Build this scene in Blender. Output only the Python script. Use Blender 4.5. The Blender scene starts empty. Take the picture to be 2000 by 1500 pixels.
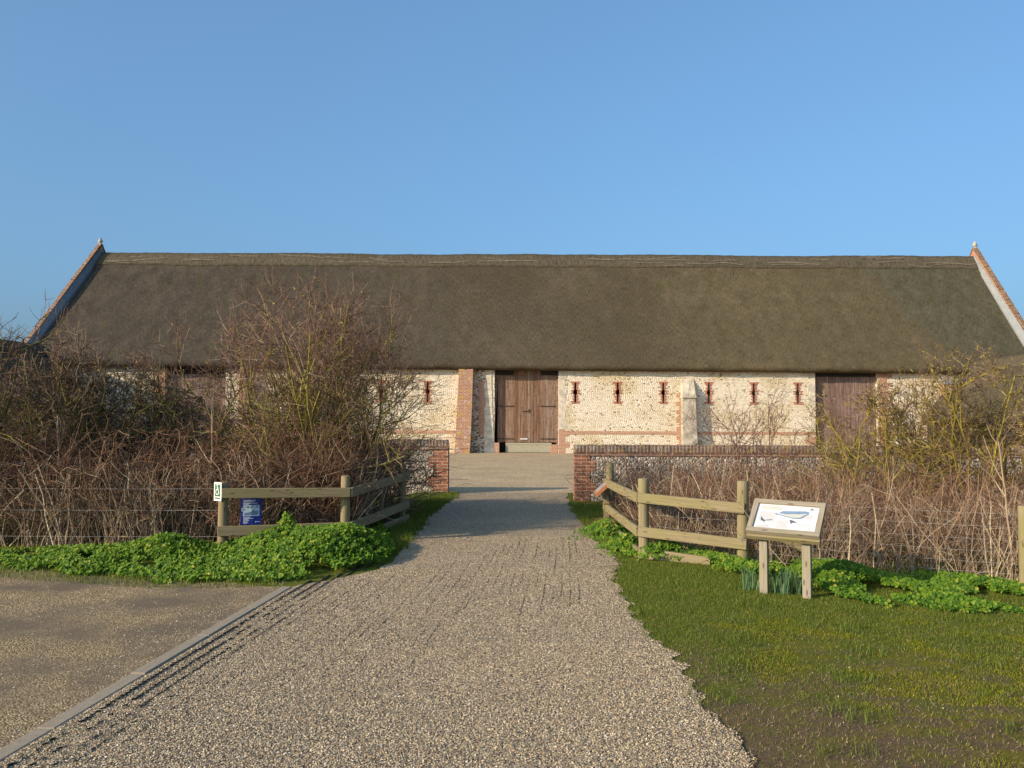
import bpy, math, random
import numpy as np
from mathutils import Vector, Matrix
R = math.radians
rng = np.random.default_rng(7)
random.seed(7)
sc = bpy.context.scene
COL = sc.collection

# ------------------------------------------------------------------ camera
F, CX, CY, CAMZ = 1554.0, 1000.0, 750.0, 1.65      # in pixels of the 2000 x 1500 photograph
PITCH, ROLL = R(2.726), R(0.25)
fw = Vector((0, math.cos(PITCH), math.sin(PITCH)))
r0 = Vector((1, 0, 0)); u0 = r0.cross(fw)
rt = (r0 * math.cos(ROLL) + u0 * math.sin(ROLL)).normalized()
up = rt.cross(fw).normalized()
cam = bpy.data.cameras.new('camera'); co = bpy.data.objects.new('camera', cam); COL.objects.link(co)
m = Matrix((rt, up, -fw)).transposed().to_4x4(); m.translation = (0, 0, CAMZ)
co.matrix_world = m
cam.sensor_width = 36; cam.lens = F / 2000 * 36; cam.clip_end = 5000; cam.clip_start = 0.05
sc.camera = co

# ------------------------------------------------------------------ sky and sun
SUN_AZ, SUN_EL = R(62), R(20.5)
sun_to = Vector((-math.sin(SUN_AZ) * math.cos(SUN_EL), -math.cos(SUN_AZ) * math.cos(SUN_EL), math.sin(SUN_EL)))
w = bpy.data.worlds.new('World'); sc.world = w; w.use_nodes = True
wn = w.node_tree.nodes; wl = w.node_tree.links
sky = wn.new('ShaderNodeTexSky'); sky.sky_type = 'NISHITA'; sky.sun_disc = False
sky.sun_elevation = SUN_EL; sky.sun_rotation = R(224)
sky.air_density = 1.0; sky.dust_density = 5.0; sky.ozone_density = 10.0; sky.altitude = 0
bg = wn['Background']; bg.inputs['Strength'].default_value = 0.268
gm = wn.new('ShaderNodeGamma'); gm.inputs[1].default_value = 0.66     # softens the sky's own contrast
tn = wn.new('ShaderNodeMix'); tn.data_type = 'RGBA'; tn.blend_type = 'MULTIPLY'; tn.inputs[0].default_value = 1; tn.inputs[7].default_value = (.98, 1.045, 1.0, 1)
wl.new(sky.outputs[0], gm.inputs[0]); wl.new(gm.outputs[0], tn.inputs[6]); wl.new(tn.outputs[2], bg.inputs['Color'])
sl = bpy.data.lights.new('sun', 'SUN'); sl.energy = 5.0; sl.angle = R(0.5); sl.color = (1.0, 0.825, 0.61)
so = bpy.data.objects.new('sun', sl); COL.objects.link(so)
so.rotation_euler = (-sun_to).to_track_quat('-Z', 'Y').to_euler(); so.location = (-30, -30, 30)
sc.view_settings.view_transform = 'Standard'; sc.view_settings.look = 'None'
sc.view_settings.exposure = 0.4; sc.view_settings.gamma = 1.0

# ------------------------------------------------------------------ pixel -> place helpers
def ray(px, py):
    return fw * F + rt * (px - CX) + up * (CY - py)
def at(px, py, y):
    d = ray(px, py); return Vector((0, 0, CAMZ)) + d * (y / d.y)
def g(px, py, z=0.0):
    d = ray(px, py); return Vector((0, 0, CAMZ)) + d * ((z - CAMZ) / d.z)
def XW(px): return (px - 1000) * 42.4 / F        # barn front, from a pixel column
def ZW(py): return 1.65 + (824 - py) * 42.4 / F

# ------------------------------------------------------------------ object helpers
def tag(o, label=None, cat=None, group=None, kind=None):
    if label: o['label'] = label
    if cat: o['category'] = cat
    if group: o['group'] = group
    if kind: o['kind'] = kind
    return o
def thing(name, label, cat, loc=(0, 0, 0), group=None):
    o = bpy.data.objects.new(name, None); COL.objects.link(o); o.location = loc
    o.empty_display_size = 0.2
    bpy.context.view_layer.update()
    return tag(o, label, cat, group)
def link(name, me, m, parent=None):
    o = bpy.data.objects.new(name, me); COL.objects.link(o)
    if m: me.materials.append(m)
    if parent:
        o.parent = parent
        # every mesh is written in world metres
        pl = Vector((0, 0, 0)); p = parent
        while p: pl += p.location; p = p.parent
        o.location = -pl
    return o

class MB:
    def __init__(s): s.v = []; s.f = []; s.uv = []; s.sm = []
    def face(s, pts, uvs=None, smooth=False):
        b = len(s.v); s.v += [tuple(p) for p in pts]; s.f.append(tuple(range(b, b + len(pts))))
        if uvs is None:
            P = [Vector(p) for p in pts]; n = (P[1] - P[0]).cross(P[-1] - P[0])
            a = [abs(c) for c in n]
            if a[2] >= a[0] and a[2] >= a[1]: uvs = [(p.x, p.y) for p in P]
            elif a[1] >= a[0]: uvs = [(p.x, p.z) for p in P]
            else: uvs = [(p.y, p.z) for p in P]
        s.uv += uvs; s.sm.append(smooth)
    def box(s, x0, y0, z0, x1, y1, z1):
        a = [(x0, y0, z0), (x1, y0, z0), (x1, y1, z0), (x0, y1, z0), (x0, y0, z1), (x1, y0, z1), (x1, y1, z1), (x0, y1, z1)]
        for q in ((0, 3, 2, 1), (4, 5, 6, 7), (0, 1, 5, 4), (1, 2, 6, 5), (2, 3, 7, 6), (3, 0, 4, 7)):
            s.face([a[i] for i in q])
    def hexa(s, a):   # eight corners like box
        for q in ((0, 3, 2, 1), (4, 5, 6, 7), (0, 1, 5, 4), (1, 2, 6, 5), (2, 3, 7, 6), (3, 0, 4, 7)):
            s.face([a[i] for i in q])
    def beam(s, p0, p1, w_, h_, upv=(0, 0, 1)):
        p0 = Vector(p0); p1 = Vector(p1); d = (p1 - p0); L = d.length; d.normalize()
        sd = d.cross(Vector(upv)).normalized() * (w_ / 2); u = sd.cross(d).normalized() * (h_ / 2)
        c = [p + a * sd + b * u for p in (p0, p1) for (a, b) in ((-1, -1), (1, -1), (1, 1), (-1, 1))]
        o = random.random() * 50
        k = [0, w_, w_ + h_, 2 * w_ + h_, 2 * w_ + 2 * h_]
        for i in range(4):
            j = (i + 1) % 4
            s.face([c[i], c[j], c[4 + j], c[4 + i]], [(o, k[i] + o), (o, k[i + 1] + o), (o + L, k[i + 1] + o), (o + L, k[i] + o)])
        s.face([c[3], c[2], c[1], c[0]], [(o, o), (o + .01, o), (o + .01, o + .1), (o, o + .1)])
        s.face([c[4], c[5], c[6], c[7]], [(o, o), (o + .01, o), (o + .01, o + .1), (o, o + .1)])
    def tube(s, pts, rad, n=10, cap=True):
        pts = [Vector(p) for p in pts]; rings = []; o = random.random() * 50; acc = o; us = []
        for i, p in enumerate(pts):
            d = (pts[min(i + 1, len(pts) - 1)] - pts[max(i - 1, 0)]).normalized()
            ref = Vector((1, 0, 0)) if abs(d.x) < .9 else Vector((0, 1, 0))
            a = d.cross(ref).normalized(); b = d.cross(a).normalized()
            r = rad[i] if hasattr(rad, '__len__') else rad
            rings.append([p + (a * math.cos(t) + b * math.sin(t)) * r for t in (2 * math.pi * k / n for k in range(n))])
            if i: acc += (p - pts[i - 1]).length
            us.append(acc)
        r = rad[0] if hasattr(rad, '__len__') else rad
        for i in range(len(pts) - 1):
            for k in range(n):
                q = (k + 1) % n; va = o + 2 * math.pi * r * k / n; vb = o + 2 * math.pi * r * (k + 1) / n
                s.face([rings[i][k], rings[i + 1][k], rings[i + 1][q], rings[i][q]][::-1], [(us[i], vb), (us[i + 1], vb), (us[i + 1], va), (us[i], va)], True)
        if cap:
            s.face(rings[-1][::-1]); s.face(rings[0])
    def lathe(s, c, prof, n=12):
        c = Vector(c)
        ring = [[c + Vector((r * math.cos(2 * math.pi * k / n), r * math.sin(2 * math.pi * k / n), z)) for k in range(n)] for r, z in prof]
        for i in range(len(prof) - 1):
            for k in range(n):
                q = (k + 1) % n
                s.face([ring[i][k], ring[i][q], ring[i + 1][q], ring[i + 1][k]], None, True)
    def prism(s, poly, axis, a, b):
        # poly of 2-D points; axis 'x': (y, z), axis 'y': (x, z)
        mk = (lambda p, t: (t, p[0], p[1])) if axis == 'x' else (lambda p, t: (p[0], t, p[1]))
        A = [mk(p, a) for p in poly]; B = [mk(p, b) for p in poly]
        s.face(A); s.face(B[::-1])
        for i in range(len(poly)):
            j = (i + 1) % len(poly); s.face([A[j], A[i], B[i], B[j]])
    def build(s, name, m, parent=None, bevel=0, merge=True):
        me = bpy.data.meshes.new(name); me.from_pydata(s.v, [], s.f)
        ul = me.uv_layers.new(name='UVMap')
        ul.data.foreach_set('uv', np.array(s.uv, dtype=np.float32).ravel())
        me.polygons.foreach_set('use_smooth', s.sm)
        if merge:
            import bmesh
            bm = bmesh.new(); bm.from_mesh(me); bmesh.ops.remove_doubles(bm, verts=bm.verts, dist=1e-5)
            bmesh.ops.recalc_face_normals(bm, faces=bm.faces); bm.to_mesh(me); bm.free()
        me.update()
        o = link(name, me, m, parent)
        if bevel:
            b = o.modifiers.new('bevel', 'BEVEL'); b.width = bevel; b.segments = 2; b.limit_method = 'ANGLE'; b.angle_limit = R(40)
        return o

def np_mesh(name, V, Fc, m, parent=None, tint=None, uv=None, smooth=False):
    """V (n,3), Fc (m,k) with the same k for every face; tint: float per vertex"""
    me = bpy.data.meshes.new(name); V = np.asarray(V, np.float32); Fc = np.asarray(Fc, np.int32)
    nf, k = Fc.shape
    me.vertices.add(len(V)); me.vertices.foreach_set('co', V.ravel())
    me.loops.add(nf * k); me.loops.foreach_set('vertex_index', Fc.ravel())
    me.polygons.add(nf); me.polygons.foreach_set('loop_start', np.arange(0, nf * k, k, dtype=np.int32))
    me.polygons.foreach_set('loop_total', np.full(nf, k, np.int32))
    me.polygons.foreach_set('use_smooth', np.full(nf, smooth, dtype=bool))
    if tint is not None:
        a = me.attributes.new('tint', 'FLOAT', 'POINT'); a.data.foreach_set('value', np.asarray(tint, np.float32))
    me.update(calc_edges=True)
    if uv is not None:
        ul = me.uv_layers.new(name='UVMap'); ul.data.foreach_set('uv', np.asarray(uv, np.float32)[Fc.ravel()].ravel())
    return link(name, me, m, parent)

# ------------------------------------------------------------------ node helpers
class NT:
    def __init__(s, name):
        s.m = bpy.data.materials.new(name); s.m.use_nodes = True; s.t = s.m.node_tree
        s.n = s.t.nodes; s.b = s.n['Principled BSDF']; s.b.inputs['Roughness'].default_value = .9
        s.b.inputs['Specular IOR Level'].default_value = .2
    def L(s, a, b): s.t.links.new(a, b)
    def put(s, sock, v):
        if hasattr(v, 'is_output'): s.L(v, sock)
        elif isinstance(v, (tuple, list)) and len(v) == 3 and sock.type == 'RGBA': sock.default_value = (*v, 1)
        else: sock.default_value = v
    def uv(s): return s.n.new('ShaderNodeUVMap').outputs[0]
    def obj(s):
        return s.n.new('ShaderNodeNewGeometry').outputs['Position']
    def mp(s, v, scale, loc=(0, 0, 0), rot=(0, 0, 0)):
        x = s.n.new('ShaderNodeMapping'); s.L(v, x.inputs[0]); x.inputs['Scale'].default_value = scale
        x.inputs['Location'].default_value = loc; x.inputs['Rotation'].default_value = rot; return x.outputs[0]
    def noise(s, v, scale, detail=4, rough=.55, out='Fac', dist=0):
        x = s.n.new('ShaderNodeTexNoise'); s.L(v, x.inputs['Vector']); x.inputs['Scale'].default_value = scale
        x.inputs['Detail'].default_value = detail; x.inputs['Roughness'].default_value = rough
        x.inputs['Distortion'].default_value = dist
        return x.outputs[out]
    def vor(s, v, scale, feature='F1', out='Color', rand=1.0, dim='3D'):
        x = s.n.new('ShaderNodeTexVoronoi'); x.voronoi_dimensions = dim; x.feature = feature; s.L(v, x.inputs['Vector'])
        x.inputs['Scale'].default_value = scale; x.inputs['Randomness'].default_value = rand; return x.outputs[out]
    def ramp(s, f, stops, interp='LINEAR'):
        x = s.n.new('ShaderNodeValToRGB'); s.put(x.inputs[0], f); e = x.color_ramp; e.interpolation = interp
        while len(e.elements) < len(stops): e.elements.new(.5)
        for el, (p, c) in zip(e.elements, stops):
            el.position = p; el.color = (*c, 1) if isinstance(c, (tuple, list)) else (c, c, c, 1)
        return x.outputs[0]
    def mix(s, f, a, b, mode='MIX'):
        x = s.n.new('ShaderNodeMix'); x.data_type = 'RGBA'; x.blend_type = mode
        s.put(x.inputs[0], f); s.put(x.inputs[6], a); s.put(x.inputs[7], b); return x.outputs[2]
    def math(s, op, a, b=None, c=None):
        x = s.n.new('ShaderNodeMath'); x.operation = op; s.put(x.inputs[0], a)
        if b is not None: s.put(x.inputs[1], b)
        if c is not None: s.put(x.inputs[2], c)
        return x.outputs[0]
    def sep(s, v):
        x = s.n.new('ShaderNodeSeparateXYZ'); s.L(v, x.inputs[0]); return x.outputs
    def comb(s, x_, y_, z_=0.0):
        x = s.n.new('ShaderNodeCombineXYZ')
        for i, v in enumerate((x_, y_, z_)): s.put(x.inputs[i], v)
        return x.outputs[0]
    def attr(s, nm='tint'):
        x = s.n.new('ShaderNodeAttribute'); x.attribute_name = nm; return x.outputs['Fac']
    def white(s, v):
        x = s.n.new('ShaderNodeTexWhiteNoise'); x.noise_dimensions = '3D'; s.L(v, x.inputs[0]); return x.outputs[0]
    def bump(s, h, strength=.5, dist=.02, prev=None):
        x = s.n.new('ShaderNodeBump'); x.inputs['Strength'].default_value = strength; x.inputs['Distance'].default_value = dist
        s.L(h, x.inputs['Height'])
        if prev: s.L(prev, x.inputs['Normal'])
        s.L(x.outputs[0], s.b.inputs['Normal']); return x.outputs[0]
    def col(s, c, rough=None):
        s.put(s.b.inputs['Base Color'], c)
        if rough is not None: s.put(s.b.inputs['Roughness'], rough)
        return s

def simple(name, c, rough=.8, var=.25, scale=8):
    n = NT(name); v = n.noise(n.obj(), scale, 5, .6)
    n.col(n.mix(n.ramp(v, [(.3, 0), (.7, 1)]), tuple(x * (1 - var) for x in c), tuple(min(1, x * (1 + var)) for x in c)), rough)
    n.bump(v, .3, .01); return n.m

def tinted(name, stops, rough=.85, spec=.15, translucent=0):
    n = NT(name); c = n.ramp(n.attr(), stops); n.col(c, rough); n.b.inputs['Specular IOR Level'].default_value = spec
    if translucent:
        tr = n.n.new('ShaderNodeBsdfTranslucent'); n.L(n.mix(1.0, c, (1.0, 1.0, .45), 'MULTIPLY'), tr.inputs[0])
        mx = n.n.new('ShaderNodeMixShader'); mx.inputs[0].default_value = translucent
        n.L(n.b.outputs[0], mx.inputs[1]); n.L(tr.outputs[0], mx.inputs[2])
        n.L(mx.outputs[0], n.n['Material Output'].inputs['Surface'])
    return n.m

# ------------------------------------------------------------------ materials
def m_thatch(name, a, b, c, left_grey=True):
    n = NT(name); p = n.obj(); u = n.uv(); su = n.sep(u)
    fine = n.noise(n.mp(u, (30, 3.5, 1)), 1.0, 6, .75)
    mid = n.noise(n.mp(u, (1.6, .8, 1)), 1.0, 8, .7)
    big = n.noise(n.mp(u, (.16, .14, 1), (2.3, .4, 0)), 1.0, 3, .5)
    # each course of reed weathers a little differently
    row = n.math('FLOOR', n.math('MULTIPLY', n.math('ADD', su[1], n.math('MULTIPLY', mid, .5)), .95))
    crs = n.white(n.comb(row, n.math('FLOOR', n.math('MULTIPLY', n.math('ADD', su[0], n.math('MULTIPLY', mid, 1.2)), .33)), 2.0))
    base = n.mix(n.ramp(mid, [(.28, 0), (.74, 1)]), a, b)
    base = n.mix(n.ramp(big, [(.40, 0), (.58, .8)]), base, c)
    base = n.mix(n.math('MULTIPLY', crs, .16), base, n.mix(1.0, base, (1.45, 1.35, 1.2), 'MULTIPLY'))
    if left_grey:
        sx = n.sep(p)
        wob = n.math('ADD', sx[0], n.math('MULTIPLY', n.math('SUBTRACT', mid, .5), 5.0))
        # older, greyer thatch towards the left end, warmer reed to the right, a newer grey-green repair at the right end
        f = n.math('MULTIPLY_ADD', wob, 1 / 52.0, 25.0 / 52.0)
        base = n.mix(n.ramp(f, [(0.0, .85), (.32, .6), (.56, 0)]), base, n.mix(n.ramp(mid, [(.34, 0), (.66, 1)]), (.046, .038, .032), (.092, .077, .062)))
        base = n.mix(n.ramp(f, [(.58, 0), (.72, .62), (1, .5)]), base, n.mix(n.ramp(mid, [(.34, 0), (.66, 1)]), (.098, .076, .041), (.172, .135, .074)))
        rp = n.math('ADD', wob, n.math('MULTIPLY', n.math('SUBTRACT', sx[2], 8.0), .42))
        rg = n.ramp(n.math('MULTIPLY_ADD', rp, 1.6, -22.0 * 1.6), [(0, 0), (1, .9)])
        base = n.mix(rg, base, n.mix(n.ramp(mid, [(.34, 0), (.66, 1)]), (.070, .064, .040), (.118, .107, .067)))
    moss = n.noise(n.mp(u, (1.1, .5, 1), (7, 3, 0)), 1.0, 6, .65)
    base = n.mix(n.ramp(moss, [(.56, 0), (.70, .5)]), base, (.075, .075, .026))
    base = n.mix(n.ramp(fine, [(.32, .9), (.54, 0)]), base, (.020, .016, .011))
    base = n.mix(n.ramp(fine, [(.56, 0), (.78, .6)]), base, (.23, .185, .115))
    n.col(base, .95); n.b.inputs['Specular IOR Level'].default_value = .05
    n.bump(n.math('ADD', fine, n.math('MULTIPLY', mid, .5)), .7, .035)
    return n.m
M = {}
M['thatch'] = m_thatch('thatch', (.080, .065, .041), (.132, .106, .066), (.076, .061, .037))
M['thatch_ridge'] = m_thatch('thatch_ridge', (.082, .068, .046), (.138, .115, .078), (.105, .087, .058), False)
M['thatch_wing'] = m_thatch('thatch_wing', (.075, .06, .04), (.13, .105, .07), (.095, .08, .05), False)

def m_flint(name, sx, sz, mortar, stops, rand=.75, patch=None, dark=.35):
    n = NT(name); u = n.uv(); s = n.sep(u)
    row = n.math('FLOOR', n.math('MULTIPLY', s[1], sz))
    off = n.math('MULTIPLY', n.white(n.comb(row, 3.1, 0.0)), 5.0)
    wv = n.comb(n.math('ADD', n.math('MULTIPLY', s[0], sx), off), n.math('MULTIPLY', s[1], sz))
    wv = n.mix(.12, wv, n.noise(n.mp(u, (4, 4, 4)), 1.0, 2, .5, 'Color'), 'ADD')
    cell = n.vor(wv, 1.0, 'F1', 'Color', rand, '2D'); ed = n.vor(wv, 1.0, 'DISTANCE_TO_EDGE', 'Distance', rand, '2D')
    cr = n.sep(cell)
    c = n.ramp(cr[0], stops)
    c = n.mix(n.ramp(n.noise(u, 40, 4), [(.3, .0), (.75, .35)]), c, (.2, .17, .13))
    c = n.mix(n.ramp(ed, [(.03, 1), (.13, 0)]), c, mortar)
    # open joints between courses read as thin dark lines
    gap = n.math('MULTIPLY', n.ramp(ed, [(.0, 1), (.07, 0)]), n.ramp(n.noise(n.mp(u, (3, 9, 1)), 1.0, 3), [(.42, 0), (.6, 1)]))
    c = n.mix(n.math('MULTIPLY', gap, dark), c, (.07, .05, .035))
    if patch:
        pt = n.ramp(n.noise(u, .38, 5, .65), [(.47, 0), (.6, .75)])
        c = n.mix(pt, c, n.mix(1.0, c, patch, 'MULTIPLY'))
    n.col(c, .85); n.bump(n.ramp(ed, [(0, 0), (.3, 1)]), .7, .03); return n.m
M['barn_flint'] = m_flint('barn_flint', 9.5, 12.5, (.74, .62, .44),
    [(0, (.16, .12, .08)), (.05, (.36, .28, .19)), (.10, (.70, .59, .43)), (.5, (.86, .77, .61)), (.8, (.92, .86, .72)), (1, (.80, .66, .47))],
    .6, (.80, .73, .55), .5)
M['wall_flint'] = m_flint('wall_flint', 16, 12.5, (.42, .35, .26),
    [(0, (.05, .05, .055)), (.15, (.16, .15, .15)), (.4, (.30, .27, .24)), (.62, (.45, .38, .30)), (.85, (.62, .56, .47)), (1, (.34, .22, .15))], 1.0, None, .4)
M['door_flint'] = m_flint('door_flint', 8.0, 10.5, (.56, .46, .33),
    [(0, (.05, .04, .03)), (.25, (.12, .09, .06)), (.4, (.34, .14, .08)), (.6, (.55, .46, .34)), (1, (.8, .72, .58))], .8, None, .6)

def m_brick(name, c1, c2, mortar, lichen=0, stain=.3, dark=(.08, .06, .05), vert=False, bw=.225, bh=.075):
    n = NT(name); u = n.uv()
    if vert: u = n.mp(u, (1, 1, 1), (0, 0, 0), (0, 0, R(90)))
    uu = n.mix(.012, u, n.noise(u, 9, 3, .5, 'Color'), 'ADD')
    b = n.n.new('ShaderNodeTexBrick'); n.L(uu, b.inputs['Vector'])
    for k, v in (('Color1', (*c1, 1)), ('Color2', (*c2, 1)), ('Mortar', (*mortar, 1)), ('Scale', 1.0), ('Mortar Size', .0075), ('Mortar Smooth', .25), ('Bias', 0.0), ('Brick Width', bw), ('Row Height', bh)):
        b.inputs[k].default_value = v
    c = b.outputs['Color']
    c = n.mix(n.ramp(n.noise(u, 14, 5, .65), [(.35, 0), (.75, .55)]), c, tuple(x * .45 for x in c1))
    c = n.mix(n.ramp(n.noise(u, 1.3, 5, .65), [(.5, 0), (.72, stain)]), c, dark)
    if lichen:
        c = n.mix(n.math('MULTIPLY', n.ramp(n.noise(n.mp(u, (1, 1, 1), (5, 1, 0)), 3.2, 6, .7), [(.54, 0), (.6, 1)]), lichen), c, (.42, .27, .05))
        c = n.mix(n.math('MULTIPLY', n.ramp(n.noise(n.mp(u, (1, 1, 1), (1, 9, 0)), 4.5, 6, .75), [(.56, 0), (.62, 1)]), lichen), c, (.5, .47, .42))
    n.col(c, .9); n.bump(n.math('ADD', n.math('MULTIPLY', b.outputs['Fac'], -1.0), n.math('MULTIPLY', n.noise(u, 60, 3), .35)), .6, .012); return n.m
M['brick'] = m_brick('brick', (.40, .155, .08), (.30, .11, .062), (.52, .44, .34))
M['dark_brick'] = m_brick('dark_brick', (.22, .09, .055), (.14, .07, .05), (.40, .33, .26), .3, .5)
M['barn_brick'] = m_brick('barn_brick', (.46, .215, .125), (.37, .165, .10), (.66, .55, .40), 0, .2, (.42, .36, .27))
M['buttress_brick'] = m_brick('buttress_brick', (.40, .175, .10), (.31, .13, .08), (.58, .49, .37), .9, .6, (.24, .20, .165))
M['slit_brick'] = m_brick('slit_brick', (.46, .17, .10), (.38, .13, .08), (.44, .16, .10), 0, .1)
M['coping_brick'] = m_brick('coping_brick', (.24, .145, .10), (.16, .105, .075), (.42, .35, .27), .6, .5, (.075, .065, .042), True, .225, .075)
M['parapet_brick'] = m_brick('parapet_brick', (.22, .10, .06), (.13, .068, .045), (.5, .4, .3), .45, .3, (.1, .07, .05), False, .15, .12)

def m_stone(name, c, stain):
    n = NT(name); u = n.obj()
    a = n.noise(u, 3.0, 6, .65); b = n.noise(u, 30, 5, .7)
    k = n.mix(n.ramp(a, [(.4, 0), (.62, 1)]), c, stain)
    k = n.mix(n.ramp(b, [(.55, 0), (.75, .4)]), k, (.2, .17, .12))
    n.col(k, .9); n.bump(b, .5, .02); return n.m
M['limestone'] = m_stone('limestone', (.66, .57, .43), (.42, .37, .29))
M['grey_stone'] = m_stone('grey_stone', (.50, .44, .34), (.26, .23, .18))
M['lead'] = simple('lead', (.13, .165, .185), .6, .2, 6)  # lead with shade painted into its colour, for the left flashing
M['lead_pale'] = simple('lead_pale', (.235, .245, .24), .7, .15, 6)  # lighter copy carrying the right flashing's sunlit tone; also on buttress caps
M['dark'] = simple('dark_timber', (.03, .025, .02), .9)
M['earth_dark'] = simple('interior', (.02, .018, .015), .95)  # near-black, the unlit inside of the barn put into the colour

def m_planks(name, pw, cols, grey, dark_amt=.4):
    n = NT(name); u = n.uv(); s = n.sep(u)
    pl = n.math('FLOOR', n.math('DIVIDE', s[0], pw)); r = n.white(n.comb(pl, 1.7, 0.0)); r2 = n.white(n.comb(pl, 8.3, 2.0))
    st = n.noise(n.comb(n.math('MULTIPLY', s[0], 22.0), n.math('ADD', n.math('MULTIPLY', s[1], .9), n.math('MULTIPLY', r, 30.0))), 1.0, 6, .65)
    c = n.ramp(r, cols)
    c = n.mix(n.ramp(st, [(.35, .8), (.6, 0)]), c, tuple(x * .5 for x in cols[0][1]))
    c = n.mix(n.math('MULTIPLY', n.ramp(st, [(.5, 0), (.75, 1)]), n.math('MULTIPLY', r2, .8)), c, grey)
    kn = n.vor(n.comb(n.math('MULTIPLY', s[0], 5.0), n.math('MULTIPLY', s[1], 2.2)), 1.0, 'F1', 'Distance', 1.0, '2D')
    c = n.mix(n.ramp(kn, [(.06, .8), (.12, 0)]), c, (.05, .025, .015))
    fr = n.math('FRACT', n.math('DIVIDE', s[0], pw))
    c = n.mix(n.ramp(n.math('ABSOLUTE', n.math('SUBTRACT', fr, .5)), [(.46, 0), (.495, .85)]), c, (.02, .012, .008))
    n.col(c, .8); n.bump(st, .4, .01); return n.m
M['door_wood'] = m_planks('door_wood', .165, [(0, (.185, .098, .058)), (.35, (.255, .145, .088)), (.6, (.31, .18, .11)), (.8, (.26, .17, .12)), (1, (.33, .24, .175))], (.38, .30, .24))
M['old_door'] = m_planks('old_door', .2, [(0, (.17, .105, .08)), (.5, (.24, .155, .12)), (1, (.3, .21, .175))], (.36, .29, .26))

def m_wood(name, a, b, algae, amt=.6):
    n = NT(name); u = n.uv(); p = n.obj()
    st = n.noise(n.mp(u, (2.2, 55, 1)), 1.0, 6, .65, 'Fac', .6); bl = n.noise(p, 3.5, 5, .6)
    c = n.mix(n.ramp(st, [(.3, 0), (.7, 1)]), a, b)
    c = n.mix(n.ramp(bl, [(.38, 0), (.68, amt)]), c, algae)
    c = n.mix(n.ramp(n.noise(n.mp(u, (1.2, 90, 1)), 1.0, 4, .6), [(.26, .85), (.38, 0)]), c, (.04, .03, .018))
    kn = n.vor(n.mp(u, (2.6, 9, 1)), 1.0, 'F1', 'Distance', 1.0, '2D')
    c = n.mix(n.ramp(kn, [(.05, .7), (.1, 0)]), c, (.06, .042, .025))
    n.col(c, .85); n.bump(st, .5, .008); return n.m
M['fence_wood'] = m_wood('fence_wood', (.165, .125, .07), (.31, .25, .15), (.215, .195, .065))
M['fence_wood_dark'] = m_wood('fence_wood_dark', (.17, .128, .072), (.30, .235, .135), (.21, .185, .065), .45)
M['board_wood'] = m_wood('board_wood', (.20, .165, .12), (.36, .31, .235), (.24, .22, .11), .35)
M['sill_wood'] = m_wood('sill_wood', (.3, .27, .19), (.42, .38, .28), (.33, .31, .2), .4)
M['red_wood'] = m_wood('red_wood', (.30, .115, .045), (.42, .18, .075), (.34, .15, .07), .3)
M['panel_white'] = simple('panel_white', (.60, .60, .60), .35, .05, 3)
M['red_panel'] = simple('red_panel', (.36, .31, .30), .4, .2, 12)
M['sign_white'] = simple('sign_white', (.85, .84, .75), .45, .04)
M['sign_green'] = simple('sign_green', (.05, .135, .085), .45, .1)
M['sign_blue'] = simple('sign_blue', (.028, .042, .24), .4, .1)
M['print_light'] = simple('print_light', (.50, .60, .68), .5, .06)
M['print_mid'] = simple('print_mid', (.17, .24, .36), .5, .3, 60)
M['print_white'] = simple('print_white', (.72, .74, .8), .5, .04)
M['print_grey'] = simple('print_grey', (.32, .33, .34), .5, .08, 60)
M['print_beige'] = simple('print_beige', (.45, .45, .39), .5, .06)
M['print_dark'] = simple('print_dark', (.09, .105, .12), .5, .3, 60)
M['print_roof'] = simple('print_roof', (.16, .23, .33), .5, .2, 50)
M['metal'] = simple('galvanised', (.30, .28, .26), .6, .1)
M['iron'] = simple('iron', (.05, .04, .035), .6)
M['bolt'] = simple('bolt', (.62, .6, .56), .4)
M['kerb'] = simple('kerb', (.29, .238, .172), .9, .1, 25)

STONE = [(0, (.075, .058, .05)), (.14, (.175, .135, .105)), (.34, (.28, .215, .138)), (.56, (.43, .335, .20)), (.76, (.55, .44, .275)), (.88, (.68, .57, .40)), (.95, (.38, .20, .09)), (1, (.86, .78, .62))]
def m_gravel(name, scale, stops, lift=None, dust=None, dust_amt=.6, patch_scale=.5):
    n = NT(name); p = n.obj()
    wv = n.mix(.01, p, n.noise(p, 30, 2, .5, 'Color'), 'ADD')
    cell = n.sep(n.vor(wv, scale, 'F1', 'Color', 1.0, '2D')); ds = n.vor(wv, scale, 'F1', 'Distance', 1.0, '2D')
    c = n.ramp(cell[0], stops)
    c = n.mix(n.ramp(ds, [(.45, 0), (.75, .6)]), c, (.05, .042, .035))
    if lift: c = n.mix(.38, c, lift)
    hgt = n.math('SUBTRACT', 1.0, ds)
    if dust:
        d = n.ramp(n.noise(p, patch_scale, 6, .62), [(.42, 0), (.60, dust_amt)])
        c = n.mix(d, c, n.mix(n.noise(p, 6, 6, .7), dust, tuple(x * 1.35 for x in dust)))
        hgt = n.math('MULTIPLY', hgt, n.math('SUBTRACT', 1.0, d))
    big = n.noise(p, .7, 4, .55)
    c = n.mix(n.ramp(big, [(.35, .22), (.6, 0)]), c, (.13, .11, .09))
    n.col(c, .95); n.b.inputs['Specular IOR Level'].default_value = .05
    n.bump(hgt, .7, .008); return n.m
M['gravel'] = m_gravel('gravel', 95, STONE)
M['yard_gravel'] = m_gravel('yard_gravel', 34, STONE, (.62, .45, .25))
M['dirt'] = m_gravel('dirt', 75, [(0, (.07, .055, .04)), (.3, (.19, .14, .085)), (.7, (.38, .29, .17)), (1, (.62, .50, .33))], (.34, .232, .105), (.128, .098, .066), .95, 1.0)

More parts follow.
